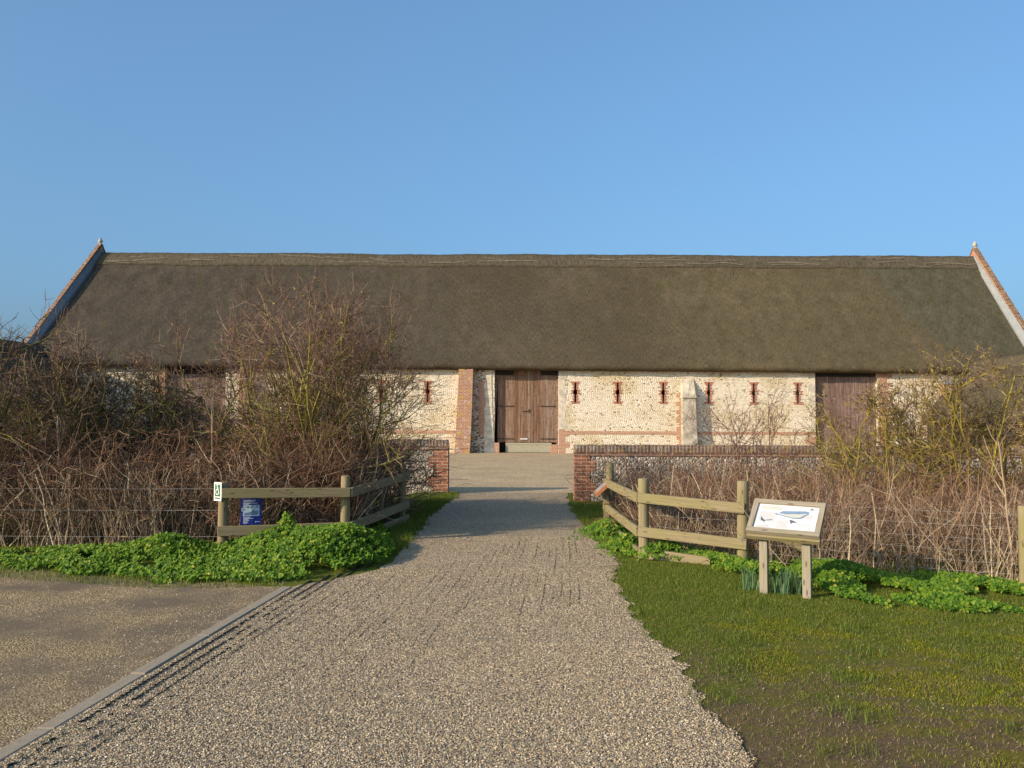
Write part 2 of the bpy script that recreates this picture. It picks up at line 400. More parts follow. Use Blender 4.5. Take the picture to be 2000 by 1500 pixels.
def m_turf():
    n = NT('turf'); p = n.obj(); s = n.sep(p)
    a = n.noise(p, 2.6, 9, .72); b = n.noise(n.mp(p, (1, 1.7, 1), (3, 8, 0)), 3.4, 8, .68); f = n.noise(p, 95, 5, .8); g_ = n.noise(p, 28, 5, .7)
    soil = n.mix(n.ramp(f, [(.3, 0), (.7, 1)]), (.070, .050, .028), (.27, .195, .115))
    grass = n.mix(n.ramp(f, [(.3, 0), (.7, 1)]), (.045, .060, .012), (.225, .245, .045))
    far = n.math('MULTIPLY_ADD', s[1], .13, -.68)       # greener away from the worn front edge
    k = n.ramp(n.math('ADD', n.math('ADD', a, far), n.math('MULTIPLY', n.math('SUBTRACT', g_, .5), .5)), [(.40, 0), (.60, 1)])
    c = n.mix(k, soil, grass)
    mx = n.math('MULTIPLY', n.ramp(n.math('ADD', b, n.math('MULTIPLY', n.math('SUBTRACT', g_, .5), .35)), [(.48, 0), (.57, 1)]), n.ramp(n.math('MULTIPLY_ADD', s[0], .7, -1.0), [(0, .3), (1, 1)]))
    c = n.mix(n.math('MULTIPLY', mx, .8), c, n.mix(n.ramp(f, [(.3, 0), (.7, 1)]), (.085, .085, .006), (.31, .29, .022)))
    n.col(c, 1.0); n.b.inputs['Specular IOR Level'].default_value = 0; n.bump(n.math('ADD', f, g_), .9, .02); return n.m
M['turf'] = m_turf()

M['pebble'] = tinted('pebble', STONE, .8, .25)
M['grid_plastic'] = simple('grid_plastic', (.05, .045, .04), .8)
M['grass'] = tinted('grass_blades', [(0, (.065, .100, .012)), (.45, (.130, .175, .022)), (.72, (.205, .225, .036)), (.88, (.22, .18, .065)), (1, (.36, .27, .14))], .6, .25, .3)
M['moss'] = tinted('moss', [(0, (.10, .11, .008)), (1, (.30, .29, .025))], .9, .0, .2)
M['litter'] = tinted('litter', [(0, (.09, .060, .032)), (.5, (.19, .135, .075)), (1, (.38, .28, .17))], .9, .05)
M['lush'] = tinted('leaves', [(0, (.03, .085, .010)), (.4, (.085, .175, .014)), (.75, (.15, .25, .020)), (.95, (.26, .31, .035)), (1, (.44, .36, .06))], .5, .15, .35)
M['daff'] = tinted('daffodil_leaf', [(0, (.06, .125, .05)), (1, (.15, .25, .12))], .5, .3, .2)
M['bramble'] = tinted('bramble', [(0, (.05, .025, .016)), (.35, (.125, .060, .034)), (.7, (.25, .13, .07)), (.9, (.36, .23, .13)), (1, (.46, .35, .21))], .75, .2)
M['straw'] = tinted('straw', [(0, (.070, .042, .032)), (.35, (.165, .108, .076)), (.7, (.36, .265, .165)), (.9, (.55, .44, .28)), (1, (.70, .60, .42))], .8, .2)
M['moss_stem'] = tinted('moss_stem', [(0, (.075, .058, .035)), (.35, (.135, .115, .038)), (.7, (.215, .195, .045)), (1, (.34, .27, .16))], .85, .1)
M['twig'] = tinted('twig', [(0, (.060, .036, .028)), (.5, (.150, .084, .060)), (.85, (.25, .16, .105)), (1, (.38, .28, .19))], .8, .15)
M['dark_twig'] = tinted('dark_twig', [(0, (.035, .025, .018)), (.5, (.085, .058, .038)), (.85, (.17, .13, .08)), (1, (.28, .23, .15))], .8, .15)
M['mossy'] = tinted('mossy', [(0, (.10, .085, .03)), (.35, (.19, .17, .04)), (.7, (.29, .26, .05)), (1, (.42, .36, .20))], .85, .1)
M['red_twig'] = tinted('red_twig', [(0, (.075, .040, .031)), (.5, (.175, .090, .063)), (.85, (.29, .18, .12)), (1, (.42, .32, .21))], .8, .15)
M['lichen'] = tinted('lichen', [(0, (.10, .08, .03)), (.4, (.19, .150, .032)), (.8, (.32, .25, .038)), (1, (.42, .35, .11))], .9, .1)
M['ivy'] = tinted('ivy', [(0, (.018, .03, .008)), (.6, (.05, .07, .016)), (1, (.11, .12, .03))], .5, .3, .1)

# ------------------------------------------------------------------ the setting: ground, path, yard
def smooth_poly(pts, n, jit):
    out = []
    for i in range(len(pts) - 1):
        a, b = Vector(pts[i]), Vector(pts[i + 1]); k = max(1, int((b - a).length / n))
        for t in range(k):
            p = a.lerp(b, t / k)
            out.append(p + Vector((random.uniform(-jit, jit), random.uniform(-jit, jit), 0)))
    out.append(Vector(pts[-1])); return out
def sheet(name, left, right, z, m):
    """a ground sheet between two edge lines running away from the camera"""
    mb = MB(); n = 160
    def samp(l, t):
        L = [0]
        for i in range(1, len(l)): L.append(L[-1] + (l[i] - l[i - 1]).length)
        d = t * L[-1]
        for i in range(1, len(l)):
            if d <= L[i] + 1e-9:
                q = (d - L[i - 1]) / max(1e-9, L[i] - L[i - 1]); return l[i - 1].lerp(l[i], q)
        return l[-1]
    A = [samp(left, i / n) for i in range(n + 1)]; B = [samp(right, i / n) for i in range(n + 1)]
    for i in range(n):
        mb.face([(A[i].x, A[i].y, z), (B[i].x, B[i].y, z), (B[i + 1].x, B[i + 1].y, z), (A[i + 1].x, A[i + 1].y, z)])
    o = mb.build(name, m); o['kind'] = 'structure'; return o, A, B

mb = MB(); mb.face([(-1500, -200, 0), (1500, -200, 0), (1500, 3000, 0), (-1500, 3000, 0)])
mb.build('ground', M['turf'])['kind'] = 'structure'
V2 = lambda p: Vector((p[0], p[1], 0))
kerbL = [Vector((-2.86, -6, 0)), V2(g(-20, 1502)), V2(g(570, 1148))]
pl = kerbL + [V2(g(*p)) for p in ((640, 1134), (740, 1114), (778, 1090), (800, 1060), (815, 1040), (838, 1012), (868, 986), (892, 970))] + [Vector((-1.25, 18.6, 0))]
pr = [Vector((1.55, -6, 0)), V2(g(1478, 1500))] + [V2(g(*p)) for p in ((1420, 1420), (1352, 1350), (1330, 1300), (1262, 1240), (1228, 1180), (1200, 1135), (1210, 1108), (1185, 1075), (1160, 1050), (1140, 1025), (1118, 1000), (1112, 985))] + [Vector((1.28, 18.6, 0))]
PL = smooth_poly(pl[:3], .5, 0) + smooth_poly(pl[2:], .15, .04)[1:]
PR = smooth_poly(pr, .12, .05)
path, PA, PB = sheet('gravel_path', PL, PR, .008, M['gravel'])
mb = MB()
mb.face([(-40, 18.6, .008), (40, 18.6, .008), (40, 42.5, .008), (-40, 42.5, .008)])
mb.build('courtyard', M['yard_gravel'])['kind'] = 'structure'
dk = [Vector((-30, -6, 0)), Vector((-30, 8.4, 0))]
mb = MB()
edge = smooth_poly([V2(g(570, 1148)) + Vector((-.06, 0, 0)), V2(g(450, 1138)), V2(g(250, 1132)), V2(g(60, 1112)), V2(g(-80, 1100)), Vector((-30, 9.3, 0))], .3, .05)
base_l = [Vector((k.x, k.y, 0)) for k in (Vector((-2.92, -6, 0)), V2(g(570, 1148)) + Vector((-.06, 0, 0)))]
poly = [(-30, -6, .004), (-2.92, -6, .004), (base_l[1].x, base_l[1].y, .004)] + [(p.x, p.y, .004) for p in edge[1:]]
mb.face(poly); mb.build('car_park', M['dirt'], merge=False)['kind'] = 'structure'
# concrete edging between car park and path, in short lengths
a, b = V2(g(570, 1148)), V2(g(-20, 1502)); d = (b - a).normalized(); Lk = 14.5; sd = Vector((-d.y, d.x, 0))
if sd.x > 0: sd = -sd
mb = MB(); k = 0
while k * .915 < Lk - 1:
    p0 = a + d * (k * .915 + .004); p1 = a + d * ((k + 1) * .915 - .004); w_ = .098; z1 = .016 + random.uniform(-.004, .004)
    q = [p0, p1, p1 + sd * w_, p0 + sd * w_]
    mb.hexa([(p.x, p.y, -.1) for p in q] + [(p.x, p.y, z1) for p in q]); k += 1
mb.build('kerb', M['kerb'], bevel=.006)['kind'] = 'structure'

# ------------------------------------------------------------------ the barn
barn = thing('thatched_barn', 'very long flint barn with a single steep thatched roof and plank doors', 'barn', (1.3, 48, 0))
YW = 42.4; YR = 48.0; ZR = 11.75
zeave = lambda x: 4.47 - x * .0035
XR = 28.05
xl = lambda y: -25.0 - (48 - y) / 5.8 * 1.0 if y < 48 else -25.0
doors = [(XW(322), XW(440), .25), (XW(966), XW(1091), .0), (XW(1593), XW(1716), .25)]
slits_px = [656, 744, 835, 1124, 1207, 1296, 1385, 1473, 1559]
SZ0, SZ1 = ZW(788), ZW(744)
holes = [(x0, x1, z0, 9.0) for x0, x1, z0 in doors] + [(XW(p) - q, XW(p) + q, a_, b_) for p in slits_px for q, a_, b_ in ((.052, SZ0 + .06, (SZ0 + SZ1) / 2 - .10), (.115, (SZ0 + SZ1) / 2 - .10, (SZ0 + SZ1) / 2 + .14), (.052, (SZ0 + SZ1) / 2 + .14, SZ1 - .06))]
def wall_holes(mb, x0, x1, z0, z1, y, holes, depth):
    xs = sorted({x0, x1, *[h[0] for h in holes], *[h[1] for h in holes]}); zs = sorted({z0, z1, *[min(z1, max(z0, h[i])) for h in holes for i in (2, 3)]})
    for i in range(len(xs) - 1):
        for j in range(len(zs) - 1):
            cx, cz = (xs[i] + xs[i + 1]) / 2, (zs[j] + zs[j + 1]) / 2
            if any(h[0] < cx < h[1] and h[2] < cz < h[3] for h in holes): continue
            mb.face([(xs[i], y, zs[j]), (xs[i + 1], y, zs[j]), (xs[i + 1], y, zs[j + 1]), (xs[i], y, zs[j + 1])])
    for a, b, c, d_ in holes:
        d_ = min(d_, z1)
        mb.face([(a, y, c), (a, y, d_), (a, y + depth, d_), (a, y + depth, c)])
        mb.face([(b, y, c), (b, y + depth, c), (b, y + depth, d_), (b, y, d_)])
        mb.face([(a, y, d_), (b, y, d_), (b, y + depth, d_), (a, y + depth, d_)])
        mb.face([(a, y, c), (a, y + depth, c), (b, y + depth, c), (b, y, c)])
mb = MB(); wall_holes(mb, -25.9, 28.0, -.05, 4.95, YW, holes, .5)
mb.face([(-25, 53.6, 0), (28, 53.6, 0), (28, 53.6, 5), (-25, 53.6, 5)])
mb.build('flint_wall', M['barn_flint'], barn, merge=False)
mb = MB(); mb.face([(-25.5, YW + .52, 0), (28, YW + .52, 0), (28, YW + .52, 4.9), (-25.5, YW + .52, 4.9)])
mb.build('interior_screen', M['earth_dark'], barn)  # added dark sheet behind the openings, stands in for interior darkness

# thatch: one undulating skin with a thick rounded eave
def und(x, t):
    return .022 * math.sin(x * .55 + 2 * t) + .012 * math.sin(x * 1.7 + 5 * t + 1) + .006 * math.sin(x * 5.1 + t * 9)
NX = 220
prof = [(42.75, -.02, 0), (42.35, -.08, .2), (42.02, -.05, 1), (41.90, .06, 1), (41.90, .2, 1), (42.0, .36, 1)]
NS = 30
V = []; UV = []
rows = len(prof) + NS + 12
for i in range(NX + 1):
    s = i / NX
    for j, (py, dz, wv) in enumerate(prof):
        x0 = xl(py); x = x0 + (XR - x0) * s
        n_ = .02 * math.sin(x * 3.1) + .012 * math.sin(x * 11.3 + 1) + .01 * math.sin(x * 27)
        V.append((x, py, zeave(x) + dz + n_ * wv)); UV.append((x, (j - len(prof)) * .2))
    for k in range(1, NS + 1):
        t = k / NS; y = 42.0 + 6.0 * t; x0 = xl(y); x = x0 + (XR - x0) * s; z0 = zeave(x) + .36
        z = z0 + (ZR - z0) * t + und(x, t) * .8 - .25 * math.sin(math.pi * t) * .5
        V.append((x, y, z)); UV.append((x, t * 9.4))
    for k in range(1, 13):
        t = 1 - k / 12; y = 54.0 - 6.0 * t; x = -25.0 + (XR + 25) * s
        V.append((x, y, 4.8 + (ZR - 4.8) * t)); UV.append((x, t * 9.4 + 20))
V = np.array(V); UV = np.array(UV); ii, jj = np.meshgrid(np.arange(NX), np.arange(rows - 1), indexing='ij')
a = (ii * rows + jj).ravel(); Fq = np.stack([a, a + rows, a + rows + 1, a + 1], 1)
roof = np_mesh('thatched_roof', V, Fq, M['thatch'], barn, None, UV, True)
# ridge cap: a second layer with a wavy lower edge
cp = [(47.32, 0.02), (47.30, .07), (47.45, .11), (47.75, .13), (48.0, .09), (48.3, -.1), (48.7, -.5)]
V = []; UV = []; nr = len(cp) + 1
for i in range(NX * 2 + 1):
    s = i / (NX * 2); x = -25.02 + (XR + 25.02) * s
    e = .018 * math.sin(x * .9) + .014 * math.sin(x * 4.3 + 1) + .010 * math.sin(x * 13)
    base = lambda y: (zeave(x) + .36) + (ZR - zeave(x) - .36) * (y - 42) / 6 + und(x, (y - 42) / 6) * .8 - .125 * math.sin(math.pi * (y - 42) / 6)
    V.append((x, 47.36 - e * .4, base(47.36) - .1)); UV.append((x, 40))
    for j, (y, dz) in enumerate(cp):
        yy = y - (e * (1.0 if j < 2 else .3)) if j < 4 else y
        zz = base(min(yy, 48)) + dz if y <= 48 else ZR + dz
        V.append((x, yy, zz + .006 * math.sin(x * 9 + j * 2) + (.018 * math.sin(x * .3) + .006 * math.sin(x * 1.9) if j >= 3 else 0))); UV.append((x * .5, 40.2 + j * .25))
V = np.array(V); UV = np.array(UV); ii, jj = np.meshgrid(np.arange(NX * 2), np.arange(nr - 1), indexing='ij')
a = (ii * nr + jj).ravel(); Fq = np.stack([a, a + nr, a + nr + 1, a + 1], 1)
cap = np_mesh('ridge_cap', V, Fq, M['thatch_ridge'], roof, None, UV, True)
cap.location = (0, 0, 0)
# pale hazel liggers laid along the ridge cap
mb = MB()
for k in range(46):
    x = random.uniform(-24.5, 27); L = random.uniform(.8, 2.6); t0 = random.uniform(.12, .95); t1 = min(1, max(.05, t0 + random.uniform(-.18, .18)))
    f = lambda x, t: Vector((x, 47.22 + .5 * t, 11.75 - .93 + .78 * t + .16 + .035 * math.sin(x * 2)))
    pts = [f(x + L * q / 5, t0 + (t1 - t0) * q / 5 + random.uniform(-.03, .03)) for q in range(6)]
    mb.tube(pts, .011, 4, False)
lg = mb.build('hazel_liggers', M['straw_plain'] if 'straw_plain' in M else simple('hazel', (.34, .29, .21), .8), roof)
lg.location = (0, 0, 0)

# gable walls with raised brick parapets, lead flashing and stone finials
for side in (-1, 1):
    mb = MB()
    if side < 0: xin = lambda y: xl(min(y, 48)) + .0; out = -.22
    else: xin = lambda y: XR; out = .22
    yz = [(41.75, 0), (41.75, 4.75), (48, 12.25), (54.25, 4.75), (54.25, 0)]
    A = [(xin(y), y, z) for y, z in yz]; B = [(xin(y) + out, y, z) for y, z in yz]
    mb.face(A); mb.face(B[::-1])
    for i in range(5): j = (i + 1) % 5; mb.face([A[j], A[i], B[i], B[j]])
    gw = mb.build('gable_wall', M['barn_brick'], barn)
    mb = MB()
    for (y0, z0, y1, z1) in ((41.55, 4.62, 48, 12.36), (54.45, 4.62, 48, 12.36)):
        p0 = Vector((xin(y0) + out * .5, y0, z0)); p1 = Vector((xin(y1) + out * .5, y1, z1))
        n_ = 44
        for q in range(n_):     # brick-on-edge coping, each course a little uneven
            u_, v_ = q / n_, (q + .93) / n_; jz = random.uniform(-.012, .018)
            mb.beam(p0.lerp(p1, u_) + Vector((0, 0, jz)), p0.lerp(p1, v_) + Vector((0, 0, jz)), .26, .11)
    c = mb.build('brick_coping', M['parapet_brick'], gw); c.location = (0, 0, 0)
    mb = MB()
    dn = -side
    for (ya, yb, wa, wb) in ((42.0, 47.0, .32, .18), (47.0, 47.85, .12, .08)):
        lo = lambda y, e: zeave(xin(y)) + .36 + (ZR - zeave(0) - .36) * (y - 42) / 6 + e
        n_ = 8
        for q in range(n_):
            y0 = ya + (yb - ya) * q / n_; y1 = ya + (yb - ya) * (q + 1) / n_
            w0 = wa + (wb - wa) * q / n_; w1 = wa + (wb - wa) * (q + 1) / n_
            P = [Vector((xin(y0) + dn * w0, y0, lo(y0, .07))), Vector((xin(y1) + dn * w1, y1, lo(y1, .07))), Vector((xin(y1) + dn * .03, y1, lo(y1, .42))), Vector((xin(y0) + dn * .03, y0, lo(y0, .42)))]
            mb.face(P)
            mb.face([P[0], P[1], P[1] - Vector((0, 0, .3)), P[0] - Vector((0, 0, .3))])
    fl = mb.build('lead_flashing', M['lead'] if side < 0 else M['lead_pale'], gw); fl.location = (0, 0, 0)  # left side gets the shade-toned lead, right side the sunlit tone
    mb = MB(); cx = xin(48) + out * .5
    mb.lathe((cx, 48, 12.36), [(.14, -.06), (.14, .0), (.08, .02), (.08, .08), (.16, .12), (.16, .16), (.11, .27), (.04, .38), (.0, .42)], 4)
    fi = mb.build('stone_finial', M['grey_stone'], gw); fi.location = (0, 0, 0)

# brick string course between the openings
zs0, zs1 = ZW(847), ZW(841.5)
for x0, x1 in ((XW(1106), XW(1592)), (XW(487), XW(889)), (XW(1742), XW(1850)), (XW(230), XW(320))):
    mb = MB(); mb.box(x0, YW - .03, zs0, x1, YW + .1, zs1); mb.build('brick_string_course', M['barn_brick'], barn)

def toothed(name, x_fix, x_in, x_out, z0, z1, m, step=.225, y=YW - .012):
    mb = MB(); z = z0; k = 0
    while z < z1 - .01:
        zz = min(z + step, z1); x = x_in if k % 2 else x_out
        mb.box(min(x_fix, x), y, z, max(x_fix, x), y + .06, zz - .002); z = zz; k += 1
    return mb.build(name, m, barn)
toothed('brick_jamb', XW(1716.2), XW(1733), XW(1744), 0, 4.6, M['barn_brick'])
toothed('brick_jamb', XW(1592.8), XW(1578), XW(1572), 0, ZW(850), M['barn_brick'], .15)
toothed('brick_jamb', XW(321.5), XW(305), XW(296), 0, 4.7, M['barn_brick'])
toothed('brick_jamb', XW(1092), XW(1112), XW(1104), 0, zs1 + .08, M['barn_brick'], .3)
toothed('brick_jamb', XW(1334), XW(1327), XW(1321), .3, 3.2, M['barn_brick'])
toothed('stone_jamb', XW(1092), XW(1104), XW(1107), zs1 + .09, 4.6, M['limestone'], .45)
toothed('stone_jamb', XW(1592.6), XW(1583), XW(1579), ZW(850) + .01, 4.6, M['limestone'], .4)
toothed('stone_jamb', XW(441), XW(452), XW(456), 0, 4.7, M['limestone'], .4)
# the piece of wall between buttress and central door: darker flints, brick and stone quoins
mb = MB(); mb.box(XW(920), YW - .02, 0, XW(947), YW + .1, 4.7); mb.build('patched_flint', M['door_flint'], barn)
mb = MB(); mb.box(XW(935), YW - .028, ZW(850), XW(953), YW + .1, ZW(745)); mb.build('brick_patch', M['barn_brick'], barn)
mb = MB()
z = 0
while z < 4.6:
    h = random.uniform(.3, .5); q = random.uniform(-.06, .06)
    sl_ = (4.6 - z) * .045
    mb.hexa([(XW(947) + q, YW - .035, z), (XW(966) - .20 + sl_ * .9, YW - .035, z), (XW(966) - .20 + sl_ * .9, YW + .3, z), (XW(947) + q, YW + .3, z),
             (XW(947) + q, YW - .035, z + h - .012), (XW(966) - .20 + sl_ * .9, YW - .035, z + h - .012), (XW(966) - .20 + sl_ * .9, YW + .3, z + h - .012), (XW(947) + q, YW + .3, z + h - .012)])
    z += h
mb.build('stone_quoins', M['limestone'], barn, bevel=.01)

# slit windows with stepped brick surrounds and a round hole half way up
proto = None
for p in slits_px:
    x = XW(p); n_ = 16; ch = (SZ1 - SZ0) / n_
    mb = MB(); zm = (SZ0 + SZ1) / 2 + .02
    for k in range(n_):
        z0 = SZ0 + k * ch; z1 = z0 + ch - .017; zc = (z0 + z1) / 2
        wide = k in (0, 1, n_ - 1, n_ - 2) or abs(k - n_ // 2) <= 1
        w_ = (.255 if wide else .165) + (.0 if k % 2 else -.05) + random.uniform(-.01, .01)
        gp = 0 if k in (0, n_ - 1) else .052
        if abs(zc - zm) < .095: gp = max(gp, math.sqrt(max(0, .12 ** 2 - (zc - zm) ** 2)))
        if gp == 0: mb.box(x - w_, YW - .016, z0, x + w_, YW + .05, z1); continue
        mb.box(x - w_, YW - .016, z0, x - gp, YW + .05, z1); mb.box(x + gp, YW - .016, z0, x + w_, YW + .05, z1)
    zz = (SZ0 + ch * .5, SZ1 - ch * .5)      # the closer bricks that tie the courses together
    for sg_ in (-1, 1): mb.box(min(x + sg_ * .056, x + sg_ * .10), YW - .004, zz[0], max(x + sg_ * .056, x + sg_ * .10), YW + .03, zz[1]) if False else None
    o = mb.build('slit_window', M['slit_brick'], barn)

# doors
def plank_door(name, x0, x1, z0, z1, y, m, n_planks, parent):
    mb = MB(); pw = (x1 - x0) / n_planks
    for k in range(n_planks):
        yy = y + random.uniform(-.01, .01)
        mb.box(x0 + pw * k + .003, yy, z0 + random.uniform(0, .02), x0 + pw * (k + 1) - .003, yy + .05, z1)
    return mb.build(name, m, parent)
yd = YW + .30
xc = XW(1030)
zb, zt = ZW(864), 4.7
dl = plank_door('barn_door', XW(972), xc - .005, zb, zt, yd, M['door_wood'], 9, barn)
dr = plank_door('barn_door', xc + .005, XW(1088), zb, zt, yd + .004, M['door_wood'], 9, barn)
for d_, xs in ((dl, (XW(972), XW(1004))), (dr, (XW(1056), XW(1087)))):
    for zz in (ZW(793), ZW(857)):
        mb = MB(); mb.box(xs[0], yd - .03, zz - .025, xs[1], yd - .012, zz + .025)
        mb.build('strap_hinge', M['iron'], d_).location = (0, 0, 0)
mb = MB(); mb.box(xc - .26, yd - .045, ZW(803) - .02, xc + .1, yd - .012, ZW(803) + .02); mb.box(xc + .06, yd - .05, ZW(806), xc + .11, yd - .012, ZW(799))
mb.build('latch_bar', M['iron'], dl).location = (0, 0, 0)
mb = MB(); mb.box(xc - .36, yd - .05, ZW(858.5), xc + .02, yd - .012, ZW(856))
mb.build('bolt', M['bolt'], dl).location = (0, 0, 0)
mb = MB(); mb.beam((XW(960), YW + .27, .0), (XW(969.5), YW + .27, 4.7), .22, .1, (0, 1, 0)); mb.build('door_jamb', M['old_door'], barn); mb = MB(); mb.beam((XW(1089), YW + .27, 0), (XW(1089), YW + .27, 4.7), .1, .1, (0, 1, 0))
mb.build('door_jamb', M['old_door'], barn)
mb = MB(); mb.box(XW(968), YW + .2, ZW(732), XW(1003), YW + .26, 4.66); mb.build('head_board', M['dark'], barn); mb = MB(); mb.box(XW(1057), YW + .2, ZW(732), XW(1090), YW + .26, 4.66)  # dark strips imitating the eave's shade on the door's top corners
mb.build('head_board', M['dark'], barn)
mb = MB(); mb.box(XW(988), yd - .08, .02, XW(1078), yd + .02, zb - .14); mb.box(XW(988), yd - .075, zb - .13, XW(1078), yd + .02, zb - .02)
mb.build('door_sill', M['sill_wood'], barn, bevel=.008)
mb = MB(); mb.box(XW(959), YW - .03, 0, XW(975.5), yd + .1, ZW(864.5)); mb.build('brick_plinth', M['barn_brick'], barn); mb = MB(); mb.box(XW(1076), YW + .05, 0, XW(1090), yd + .1, ZW(868)); mb.build('brick_plinth', M['barn_brick'], barn)
for (x0, x1) in ((XW(322), XW(440)), (XW(1593), XW(1716))):
    plank_door('barn_door', x0 + .06, x1 - .06, .3, 4.15, yd, M['old_door'], 15, barn)
    mb = MB(); mb.box(x0, yd - .06, 4.17, x1, yd + .1, 4.9); mb.build('door_lintel', M['dark'], barn)

# buttresses
def buttress(name, xt0, xt1, xb0, xb1, dt, db, zt, m, zb=-.05):
    mb = MB(); n_ = 8
    for k in range(n_):
        a, b = k / n_, (k + 1) / n_
        f = lambda u_: (xb0 + (xt0 - xb0) * u_ ** .7, xb1 + (xt1 - xb1) * u_ ** .7, db + (dt - db) * u_, zb + (zt - zb) * u_)
        l0, r0_, d0, z0 = f(a); l1, r1, d1, z1 = f(b)
        mb.face([(l0, YW - d0, z0), (r0_, YW - d0, z0), (r1, YW - d1, z1), (l1, YW - d1, z1)])
        mb.face([(r0_, YW - d0, z0), (r0_, YW + .1, z0), (r1, YW + .1, z1), (r1, YW - d1, z1)])
        mb.face([(l0, YW + .1, z0), (l0, YW - d0, z0), (l1, YW - d1, z1), (l1, YW + .1, z1)])
    mb.face([(l1, YW - d1, z1), (r1, YW - d1, z1), (r1, YW + .1, z1), (l1, YW + .1, z1)])
    return mb.build(name, m, barn)
sc_ = lambda px, d_: (px - 1000) * (YW - d_) / F
buttress('brick_buttress', sc_(896, .4), sc_(924, .4), sc_(888, .75), sc_(918, .75), .38, .75, 4.62, M['buttress_brick'])
buttress('brick_buttress', sc_(466, .5), sc_(483, .5), sc_(465, .7), sc_(483, .7), .4, .7, 4.7, M['buttress_brick'])
def stone_buttress(x0, x1, zcap, zsh, m, mc, wide=.06):
    b = buttress('stone_buttress', x0, x1, x0 - .02, x1 + wide * 2, .46, .56, zsh, m)
    mb = MB(); mb.box(x0 - .05, YW - .54, zsh + .0, x1 + .05, YW + .1, zsh + .09); mb.box(x0 - .02, YW - .50, zsh + .093, x1 + .02, YW + .1, zsh + .2)
    mb.prism([(YW - .48, zsh + .203), (YW + .1, zsh + .203), (YW + .1, zcap), (YW, zcap)], 'x', x0 - .01, x1 + .01)
    mb.build('buttress_cap', mc, b, bevel=.012).location = (0, 0, 0)
stone_buttress(sc_(1334, .5), sc_(1359, .5), ZW(738), ZW(776), M['grey_stone'], M['limestone'])
stone_buttress(sc_(584, .5), sc_(611, .5), ZW(722), ZW(740), M['barn_brick'], M['lead_pale'], .02)
stone_buttress(sc_(1848, .5), sc_(1872, .5), ZW(728), ZW(748), M['barn_brick'], M['lead_pale'], .02)

# ------------------------------------------------------------------ lower thatched wings at both ends
def wing(name, label, xr, zr, half, zeav, y0, y1):
    t = thing(name, label, 'outbuilding', (xr, (y0 + y1) / 2, 0))
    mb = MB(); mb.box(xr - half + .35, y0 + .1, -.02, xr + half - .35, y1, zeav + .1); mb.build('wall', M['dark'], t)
    n1, n2 = 40, 14; V = []; UV = []
    for i in range(n1 + 1):
        y = y0 + (y1 - y0) * i / n1
        for j in range(-n2, n2 + 1):
            q = abs(j) / n2; s_ = 1 if j > 0 else -1
            V.append((xr + s_ * half * q, y, zr - (zr - zeav) * q + .03 * math.sin(y * 2 + j) - (.12 * (1 - q) ** 6))); UV.append((y, -j * .3))
        for q in (-1, 1): pass
    V = np.array(V); UV = np.array(UV); nr = 2 * n2 + 1
    ii, jj = np.meshgrid(np.arange(n1), np.arange(nr - 1), indexing='ij'); a = (ii * nr + jj).ravel()
    Fq = np.stack([a, a + 1, a + nr + 1, a + nr], 1)
    # underside, so that the roof is a slab with thickness
    V2_ = V.copy(); V2_[:, 2] -= .32; V2_[:, 0] = xr + (V2_[:, 0] - xr) * .96
    nV = len(V); Fu = Fq[:, ::-1] + nV; rim = []
    for i in range(n1):
        for j in (0, nr - 1): b0, b1 = i * nr + j, (i + 1) * nr + j; rim.append((b0, b1, b1 + nV, b0 + nV))
    for i in (0, n1):
        for j in range(nr - 1): b0, b1 = i * nr + j, i * nr + j + 1; rim.append((b0, b1, b1 + nV, b0 + nV))
    rf = np_mesh('thatched_roof', np.vstack([V, V2_]), np.vstack([Fq, Fu, np.array(rim)]), M['thatch_wing'], t, None, np.vstack([UV, UV]), True)
    mb = MB(); n_ = 30
    for i in range(n_):
        ya, yb = y0 - .03 + (y1 - y0) * i / n_, y0 - .03 + (y1 - y0) * (i + 1) / n_
        P = [(-.55, -.62), (-.52, -.5), (-.2, -.06), (0, .05), (.2, -.06), (.52, -.5), (.55, -.62)]
        k_ = (zr - zeav) / half
        P = [(a_, -abs(a_) * k_ + (.1 if 0 < i_ < 6 else -.03)) for i_, (a_, b_) in enumerate(P)]
        for (a_, b_), (c_, d_) in zip(P, P[1:]):
            mb.face([(xr + a_, ya, zr + b_), (xr + c_, ya, zr + d_), (xr + c_, yb, zr + d_), (xr + a_, yb, zr + b_)], [(ya, a_), (ya, c_), (yb, c_), (yb, a_)], True)
    mb.build('ridge_cap', M['thatch_ridge'], rf).location = (0, 0, 0)
    return t
wing('thatched_wing', 'low brown thatched wing running forward from the right end of the barn', 24.75, 5.0, 3.0, 1.95, 30, 43.4)
wing('thatched_wing', 'low dark thatched wing behind bare bushes at the left end of the barn', -25.3, 5.55, 3.9, 2.0, 30, 43.4)

